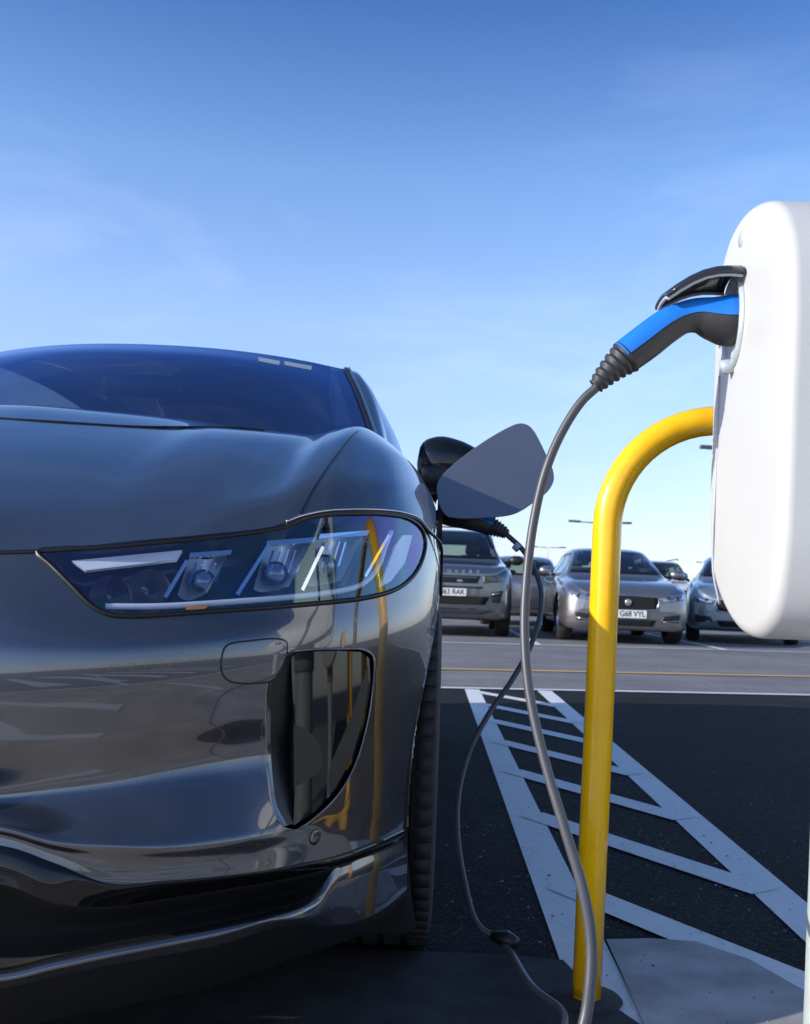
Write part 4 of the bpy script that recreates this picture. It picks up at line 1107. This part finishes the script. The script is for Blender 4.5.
def vehicle(kind, name, label, cat, loc, rz, paintm, group='parked cars in the far row', plate=None, grille='wide', letters=None, scale=1.0, rear=False):
    root = empty(name, (loc[0], loc[1], gz(loc[1])), label, cat, group, rz)
    if kind == 'suv':
        L_, wd, axles, wr = 4.6, .96, (.90, 3.64), .37
        st = [(.0, .70, .42, .86, .96, .60), (.05, .84, .30, .92, 1.01, .74), (.18, .92, .26, .98, 1.06, .82), (.45, .955, .25, 1.02, 1.09, .84), (.85, .96, .25, 1.05, 1.13, .84), (1.20, .96, .25, 1.07, 1.17, .80),
              (1.45, .96, .25, 1.07, 1.40, .72), (1.75, .96, .25, 1.08, 1.62, .66), (2.1, .96, .25, 1.08, 1.69, .66), (3.0, .96, .25, 1.09, 1.70, .66), (3.9, .96, .26, 1.11, 1.66, .64), (4.3, .94, .28, 1.10, 1.60, .60), (4.5, .90, .34, 1.05, 1.22, .66), (4.6, .82, .42, 1.0, 1.08, .62)]
        cowl, hdr, roof = (1.18, 1.16), (1.78, 1.63), 1.68
    elif kind == 'estate':
        L_, wd, axles, wr = 4.95, .93, (.90, 3.86), .34
        st = [(.0, .62, .34, .62, .70, .50), (.05, .76, .24, .68, .76, .62), (.16, .86, .20, .74, .82, .70), (.40, .915, .19, .80, .89, .74), (.85, .93, .19, .86, .95, .76), (1.30, .935, .19, .90, 1.0, .74),
              (1.6, .935, .19, .92, 1.19, .68), (1.95, .935, .19, .93, 1.37, .60), (2.3, .935, .19, .93, 1.45, .59), (3.2, .935, .19, .95, 1.465, .59), (4.1, .93, .20, .97, 1.41, .56), (4.55, .90, .24, .98, 1.24, .56), (4.8, .85, .3, .94, 1.02, .6), (4.95, .76, .38, .88, .93, .58)]
        cowl, hdr, roof = (1.28, .995), (2.02, 1.385), 1.44
    else:
        L_, wd, axles, wr = 4.25, .89, (.85, 3.48), .325
        st = [(.0, .60, .34, .64, .72, .48), (.05, .74, .24, .70, .79, .60), (.16, .83, .20, .77, .86, .68), (.40, .87, .19, .84, .93, .71), (.75, .89, .19, .89, .99, .73), (1.05, .89, .19, .92, 1.04, .71),
              (1.4, .89, .19, .94, 1.25, .65), (1.75, .89, .19, .95, 1.40, .59), (2.1, .89, .19, .95, 1.46, .58), (2.9, .89, .19, .97, 1.47, .58), (3.6, .885, .20, .99, 1.42, .56), (3.95, .86, .24, .99, 1.28, .55), (4.15, .82, .3, .94, 1.04, .6), (4.25, .74, .38, .88, .95, .56)]
        cowl, hdr, roof = (1.03, 1.03), (1.80, 1.41), 1.46
    v, f = hull(st)
    tree = BVHTree.FromPolygons(v, f)
    ar = wr+.045
    def inarch(c): return abs(c.x) > wd*.7 and any((c.y-a)**2+(c.z-wr)**2 < ar*ar for a in axles)
    wt_ = .60; zc, zh = cowl[1], hdr[1]; wbt = .74 if kind != 'suv' else .80
    belt_z = {'suv': 1.13, 'estate': .985, 'hatch': 1.0}[kind]; topz = {'suv': 1.58, 'estate': 1.36, 'hatch': 1.37}[kind]
    y0_, y1_, y2_ = cowl[0]+.30, hdr[0]+.10, hdr[0]+.62
    WF = [(-wt_+.02, zh+.01), (wt_-.02, zh+.01), (wbt, zc+.035), (-wbt, zc+.035)]
    WB = [(-.5, roof-.10), (.5, roof-.10), (.62, roof-.42), (-.62, roof-.42)]
    WS = [[(y1_, topz), (y2_, topz+.01), (y2_+.05, belt_z), (y0_+.02, belt_z)], [(y2_+.07, topz+.01), (y2_+.80, topz-.01), (y2_+1.0, belt_z+.01), (y2_+.12, belt_z)], [(y2_+.88, topz-.01), (L_-.85, topz-.06), (L_-.62, belt_z+.06), (y2_+1.07, belt_z+.01)]]
    def ins(q, k=.035):
        cx, cy = sum(p[0] for p in q)/4, sum(p[1] for p in q)/4
        return [(cx+(x-cx)*max(.3, 1-2*k/max(.1, abs(x-cx))), cy+(y-cy)*max(.3, 1-k/max(.05, abs(y-cy)))) for x, y in q]
    def inwin(c):
        if c.z < belt_z+.01: return False
        if c.y < hdr[0]+.12 and inside(ins(WF), c.x, c.z) and abs(c.x) < wt_+.12: return True
        if c.y > L_-1.0 and inside(ins(WB), c.x, c.z): return True
        return abs(c.x) > .5 and any(inside(ins(q), c.y, c.z) for q in WS)
    kf = [q for q in f if not inarch(sum((v[i] for i in q), V())/4) and not inwin(sum((v[i] for i in q), V())/4)]
    for p in v:
        for a in axles:
            r_ = math.hypot(p.y-a, p.z-wr)
            if abs(p.x) > wd*.7 and abs(r_-ar) < .06: p.y, p.z = a+(p.y-a)*ar/r_, wr+(p.z-wr)*ar/r_
    body = mk('body', v, kf, M[paintm], root, org=(0, 0, 0))
    def front(x, z, lift=.004):
        l = None
        for _ in range(30):
            l, n_, i, d = tree.ray_cast(V((x, -2, z)), V((0, 1, 0)))
            if l is not None: break
            z -= .01
        if l is None: return V((x, .3, z))
        return l+V((0, -lift, 0))
    def back(x, z, lift=.004):
        l, n_, i, d = tree.ray_cast(V((x, 8, z)), V((0, -1, 0)));
        return (l if l is not None else V((x, L_-.3, z)))+V((0, lift, 0))
    def sidep(y, z, sg, lift=.004):
        l, n_, i, d = tree.ray_cast(V((3*sg, y, z)), V((-sg, 0, 0)));
        return (l if l is not None else V((wd*sg, y, z)))+V((lift*sg, 0, .0))
    def patch(fn_, tl, tr, br, bl, m, name_, parent=body, nu=10, nv_=6, win=False, **kw):
        vs = []; eu = .045/max(.2, abs(tr[0]-tl[0])); ew = .04/max(.1, abs(tl[1]-bl[1]))
        for i in range(nv_+1):
            for j in range(nu+1):
                u, w_ = j/nu, i/nv_
                if win: u = 0 if j == 0 else 1 if j == nu else eu+(1-2*eu)*(j-1)/(nu-2); w_ = 0 if i == 0 else 1 if i == nv_ else ew+(1-2*ew)*(i-1)/(nv_-2)
                a = (tl[0]*(1-u)+tr[0]*u, tl[1]*(1-u)+tr[1]*u); b = (bl[0]*(1-u)+br[0]*u, bl[1]*(1-u)+br[1]*u)
                vs.append(fn_(a[0]*(1-w_)+b[0]*w_, a[1]*(1-w_)+b[1]*w_, **kw))
        fs = [(i*(nu+1)+j, i*(nu+1)+j+1, (i+1)*(nu+1)+j+1, (i+1)*(nu+1)+j) for i in range(nv_) for j in range(nu)]
        o_ = mk(name_, vs, fs, [M['carglass'], M['seal']] if win else m, parent, org=(0, 0, 0))
        if win:
            for k, p_ in enumerate(o_.data.polygons):
                if k // nu in (0, nv_-1) or k % nu in (0, nu-1): p_.material_index = 1
            return o_
        fixn(o_); s_ = o_.modifiers.new('solid', 'SOLIDIFY'); s_.thickness = .006; s_.offset = 0; return o_
    patch(front, *WF, M['bgglass'], 'windscreen', root, 20, 12, win=True, lift=.006)
    patch(back, *WB, M['bgglass'], 'rear_window', root, win=True)
    mk('cabin_floor', *box(-wd*.82, wd*.82, cowl[0]+.25, L_-.5, .35, belt_z-.28), M['interior'], root, smooth=False, org=(0, 0, 0))
    mk('dashboard', *box(-wd*.78, wd*.78, cowl[0]+.12, cowl[0]+.55, belt_z-.35, belt_z-.03), M['interior'], root, smooth=False, org=(0, 0, 0))
    for sx in (-1, 1):
        for yb in (cowl[0]+1.25, cowl[0]+2.1):
            s_ = bevel(mk('seat_back', *box(sx*.37-.23, sx*.37+.23, yb, yb+.12, belt_z-.4, belt_z+.16), M['seat'], root, org=(0, 0, 0)), .05, 2)
            bevel(mk('headrest', *box(sx*.37-.12, sx*.37+.12, yb+.02, yb+.11, belt_z+.19, belt_z+.34), M['seat'], s_, org=(0, 0, 0)), .04, 2)
    for sg in (-1, 1):
        for q_ in WS: patch(lambda a, b, sg=sg: sidep(a, b, sg), *q_, M['bgglass'], 'side_window', root, win=True)
        # door lines and handle
        for yy in (axles[0]+.52, y2_+.09, y2_+.98): mk('door_gap', *tube([sidep(yy, z, sg, 0) for z in (.32, .5, .7, .85, belt_z-.04)], .004, 6), M['seal'], root, org=(0, 0, 0))
        mk('door_handle', *tube([sidep(y2_-.16, belt_z-.13, sg, .02), sidep(y2_+.0, belt_z-.13, sg, .02)], .012, 8), M['satin'], root, org=(0, 0, 0))
        mk('window_trim', *tube([sidep(y, belt_z-.012, sg, .004) for y in (y0_, y1_, y2_, y2_+.6, y2_+1.0, L_-.62)], .007, 6), M['satin'], root, org=(0, 0, 0))
        # mirrors
        mc = V((sg*(wd+.10), y1_-.42, belt_z+.06)); vs, fs = lathe([(-.11, .01), (-.10, .05), (-.04, .078), (.05, .075), (.10, .045), (.11, .01)], 16, 'x', (0, 0, 0))
        mo_ = mk('door_mirror', [mc+V((p.x, p.y*.8, p.z)) for p in vs], fs, M[paintm] if kind != 'suv' else M['black'], root, org=(0, 0, 0))
        mk('mirror_arm', *tube([mc+V((-sg*.08, 0, -.04)), V((sg*(wd-.04), y1_-.42, belt_z-.01))], .022, 8), M['black'], mo_, org=(0, 0, 0))
    for a in axles:
        for sg in (-1, 1):
            wheel(sg*(wd-.125), a, wr, wr, .22, sg, root, wr*.70, 7 if kind != 'suv' else 5, 0)
            vs, fs = [], []
            for k in range(21):
                t = R(-20)+R(220)*k/20
                for s, r_ in ((wd*.985, ar), (wd-.30, ar), (wd-.31, .1)): vs.append(V((sg*s, a-r_*math.cos(t), max(.15, wr+r_*math.sin(t)))))
            mk('arch_liner', vs, [(i*3+j, i*3+j+1, (i+1)*3+j+1, (i+1)*3+j) for i in range(20) for j in range(2)], M['void'], root, org=(0, 0, 0))
    if kind == 'suv':
        g_ = patch(front, (-.46, .90), (.46, .90), (.42, .79), (-.42, .79), M['void'], 'grille', root)
        for k in range(3): mk('grille_bar', *tube([front(x, .875-.032*k, .012) for x in (-.42, -.2, 0, .2, .42)], .007, 6), M['satin' if k == 0 else 'hldark'], g_, org=(0, 0, 0))
        mk('badge', *[[V((.16, 0, 0))+front(0, .82, .016)+V((.045*math.cos(t), 0, .02*math.sin(t))) for t in [2*math.pi*k/20 for k in range(20)]], [tuple(range(20))]], M['greylet'], g_, org=(0, 0, 0))
        for sg in (-1, 1):
            h_ = patch(front, (sg*.50, .905), (sg*.76, .925), (sg*.78, .83), (sg*.50, .795), M['hldark'], 'headlight', root)
            for cx in (.58, .70): mk('lamp_ring', *lathe([(0, .045), (.012, .043), (.012, .034), (0, .032)], 24, 'y', tuple(front(sg*cx, .86, .016))), M['hl'], h_, org=(0, 0, 0))
            fg = patch(front, (sg*.60, .66), (sg*.80, .70), (sg*.76, .52), (sg*.64, .52), M['black'], 'fog_lamp_recess', root)
            mk('fog_lamp', *tube([front(sg*.63, .635, .02), front(sg*.74, .66, .02)], .014, 8), M['hl'], fg, org=(0, 0, 0))
            mk('roof_rail', *tube([V((sg*.62, 1.85, 1.70)), V((sg*.64, 1.95, 1.745)), V((sg*.64, 4.0, 1.72)), V((sg*.60, 4.15, 1.66))], .014, 8), M['black'], root, org=(0, 0, 0))
        for y in ((2.1, 3.0) if letters else ()):
            mk('roof_bar', *join(tube([V((-.80, y, 1.79)), V((.80, y, 1.79))], .014, 8), *[tube([V((s*.64, y, 1.73)), V((s*.64, y, 1.85)), V((s*.70, y, 1.86))], .016, 6) for s in (-1, 1)], tube([V((-.2, y, 1.79)), V((-.2, y, 1.87))], .02, 6), tube([V((.3, y, 1.79)), V((.3, y, 1.87))], .02, 6)), M['black'], root, org=(0, 0, 0))
        patch(front, (-.60, .60), (.60, .60), (.54, .48), (-.54, .48), M['void'], 'lower_intake', root)
        patch(front, (-.66, .40), (.66, .40), (.5, .34), (-.5, .34), M['hldark'], 'skid_plate', root)
        patch(front, (-.5, .745), (.5, .745), (.5, .715), (-.5, .715), M['black'], 'bumper_gap', root)
    elif not rear:
        gw = .43 if kind == 'estate' else .42
        g_ = patch(front, (-gw+.02, .685), (gw-.02, .685), (gw, .50), (-gw, .50), M['void'], 'grille', root, 12, 8)
        rim_ = [front(x, z, .010) for x, z in ((-gw, .60), (-gw+.02, .685), (0, .70), (gw-.02, .685), (gw, .60), (gw-.03, .50), (0, .485), (-gw+.03, .50), (-gw, .60))]
        mk('grille_surround', *tube(rim_, .010, 8), M['satin'], g_, org=(0, 0, 0))
        mk('badge', *lathe([(0, .0), (-.006, .040), (.004, .048)], 24, 'y', tuple(front(0, .60, .018))), M['greylet'], g_, org=(0, 0, 0))
        for sg in (-1, 1):
            h_ = patch(front, (sg*.43, .665), (sg*.80, .745), (sg*.79, .655), (sg*.47, .60), M['hl'], 'headlight', root, 10, 5)
            for cx in (.56, .69): mk('lamp_ring', *lathe([(0, .034), (.012, .032), (.012, .02), (0, .01)], 20, 'y', tuple(front(sg*cx, .665, .016))), M['hldark'], h_, org=(0, 0, 0))
            fg = patch(front, (sg*.50, .415), (sg*.74, .44), (sg*.72, .33), (sg*.46, .335), M['black'], 'side_intake', root)
            mk('intake_trim', *tube([front(sg*.50, .335, .01), front(sg*.73, .36, .01)], .008, 6), M['satin'], fg, org=(0, 0, 0))
        patch(front, (-.40, .36), (.40, .36), (.36, .27), (-.36, .27), M['black'], 'lower_intake', root)
    for sg in (-1, 1):
        zt_ = belt_z-.08
        patch(lambda a, b, sg=sg: back(a, b), (sg*.50, zt_+.02), (sg*wd*.86, zt_+.03), (sg*wd*.86, zt_-.12), (sg*.52, zt_-.1), M['redlamp'], 'tail_lamp', root)
    if plate:
        s_, zp, off = plate
        y_ = min(front(-.25, zp).y, front(.25, zp).y, front(0, zp).y)-.020
        pl = bevel(mk('number_plate', *box(-.26, .26, y_, y_+.008, zp-.056, zp+.056), M['plate'], root, smooth=False, org=(0, 0, 0)), .003)
        textmesh(s_, .112, M['letter'], 'lettering', pl, (off, y_-.001, zp), xs=.86)
    if letters:
        z_ = 1.005
        for k, ch_ in enumerate(letters):
            x = (k-(len(letters)-1)/2)*.105; p = front(x, .955, .006)
            textmesh(ch_, .062, M['greylet'], 'bonnet_letter', body, (x, p.y-.002, .955), xs=1.3)
    return root
vehicle('suv', 'parked_suv', 'grey four-wheel-drive with roof bars, half hidden behind the large grey car', 'car', (.27, 14.6), R(-1.5), 'suvgrey', plate=('N63 RAK', .655, .045), letters='DISCOVERY')
vehicle('estate', 'parked_estate', 'warm grey estate car with a mesh grille, seen behind the yellow hoop', 'car', (2.80, 14.1), R(-2), 'bronze', plate=('G68 VYL', .435, .06))
vehicle('hatch', 'parked_hatchback', 'pale silver hatchback in the row behind, between the four-wheel-drive and the estate', 'car', (1.95, 24.4), R(180), 'silver', group='parked cars further back')
vehicle('suv', 'parked_suv', 'white four-wheel-drive in the row behind, over the right shoulder of the estate', 'car', (6.0, 25.0), R(0), 'wpaint', group='parked cars further back')
vehicle('hatch', 'parked_hatchback', 'blue-grey hatchback partly hidden behind the white charging unit', 'car', (4.88, 15.5), R(-15), 'bluegrey')

# ------------------------------------------------------------------ street lamps
def lamp(px, py, D, arm, label, gap=.25, h=None):
    c = W(px, py, D); root = empty('street_lamp', (c.x, c.y, gz(c.y)), label, 'street lamp', 'twin street lamps beyond the cars'); O = V((c.x, c.y, gz(c.y)))
    hz = c.z-gz(c.y)
    mk('pole', *lathe([(0, .09), (1.0, .085), (hz, .05)], 16, 'z', (0, 0, 0)), M['satin'], root, org=(0, 0, 0))
    for sg in (-1, 1):
        mk('arm', *tube([V((0, 0, hz-.05)), V((sg*gap, 0, hz+.0)), V((sg*(arm-.5), 0, hz+.03))], .035, 8), M['satin'], root, org=(0, 0, 0))
        vs, fs = prism([V((sg*(arm-.62), -.15, hz-.02)), V((sg*arm, -.10, hz-.0)), V((sg*arm, .10, hz-.0)), V((sg*(arm-.62), .15, hz-.02))], V((0, 0, .11)))
        bevel(fixn(mk('lamp_head', vs, fs, M['hldark'], root, smooth=False, org=(0, 0, 0))), .02)
lamp(600, 523, 52, 1.65, 'nearer twin-headed street lamp rising behind the yellow hoop')
lamp(548, 547.5, 95, 1.7, 'distant twin-headed street lamp above the pale hatchback')
lamp(742, 450, 32, 1.35, 'twin-headed street lamp mostly hidden by the white charging unit')
lamp(712, 563, 120, 1.9, 'small faraway twin-headed street lamp beside the lower left edge of the charging unit')

# ------------------------------------------------------------------ world, sun, camera
AZ, EL = R(68.5), R(20.3)
d = V((math.cos(EL)*math.sin(AZ), math.cos(EL)*math.cos(AZ), -math.sin(EL)))
su = bpy.data.lights.new('sun', 'SUN'); su.energy = 3.5; su.angle = R(.5); su.color = (1, .95, .88)
so = bpy.data.objects.new('sun', su); COL.objects.link(so); so.rotation_euler = d.to_track_quat('-Z', 'Y').to_euler()
w = bpy.data.worlds.new('World'); SC.world = w; w.use_nodes = True; nt = w.node_tree; nt.nodes.clear()
ow = N(nt, 'OutputWorld'); bg = N(nt, 'Background', Strength=.15)
sky = N(nt, 'TexSky', sky_type='NISHITA', sun_disc=False); sky.sun_elevation = EL; sky.sun_rotation = math.atan2(-d.x, -d.y)
sky.altitude = 50; sky.air_density = 1.0; sky.dust_density = .5; sky.ozone_density = 2.2
tc = N(nt, 'TexCoord'); mp = N(nt, 'Mapping'); mp.inputs['Scale'].default_value = (1, 1, 3.2); nt.links.new(tc.outputs['Generated'], mp.inputs[0])
n1 = N(nt, 'TexNoise', Scale=2.6, Detail=9.0, Roughness=.62, Distortion=.4); nt.links.new(mp.outputs[0], n1.inputs['Vector'])
sp = N(nt, 'SeparateXYZ'); nt.links.new(tc.outputs['Generated'], sp.inputs[0])
lowm = N(nt, 'MapRange'); lowm.inputs['From Min'].default_value = .0; lowm.inputs['From Max'].default_value = .5; lowm.inputs['To Min'].default_value = 1; lowm.inputs['To Max'].default_value = .35
nt.links.new(sp.outputs[2], lowm.inputs['Value'])
cl = ramp(nt, n1.outputs[0], [(.50, 0), (.80, .20)])
ml = N(nt, 'Math', operation='MULTIPLY'); nt.links.new(cl, ml.inputs[0]); nt.links.new(lowm.outputs[0], ml.inputs[1])
mx = N(nt, 'MixRGB'); mx.inputs[2].default_value = (6.5, 6.8, 7.3, 1); nt.links.new(ml.outputs[0], mx.inputs[0])
tint = ramp(nt, sp.outputs[2], [(0, (.74, .78, 1.10)), (.05, (.80, .80, 1.02)), (.12, (.92, .87, 1.00)), (.26, (1.09, 1.06, 1.20)), (.38, (.84, .96, 1.18)), (.52, (.33, .54, .88)), (.75, (.5, .62, .82)), (1, (.62, .7, .85))])
tm = N(nt, 'MixRGB', blend_type='MULTIPLY', Fac=1.0); nt.links.new(sky.outputs[0], tm.inputs[1]); nt.links.new(tint, tm.inputs[2]); nt.links.new(tm.outputs[0], mx.inputs[1])
nt.links.new(mx.outputs[0], bg.inputs[0]); nt.links.new(bg.outputs[0], ow.inputs[0])

cd = bpy.data.cameras.new('camera'); co = bpy.data.objects.new('camera', cd); COL.objects.link(co)
co.location = (0, 0, H); co.rotation_euler = (R(90), -ROLL, 0)
cd.sensor_fit = 'VERTICAL'; cd.sensor_height = 36; cd.lens = 36*F/1024
cd.shift_x = -(CX-405)/1024; cd.shift_y = (CY-512)/1024
cd.clip_start = .05; cd.clip_end = 2000
cd.dof.use_dof = True; cd.dof.focus_distance = 1.75; cd.dof.aperture_fstop = 11.0
SC.camera = co
SC.view_settings.view_transform = 'Standard'; SC.view_settings.look = 'None'; SC.view_settings.gamma = 1; SC.view_settings.exposure = .62
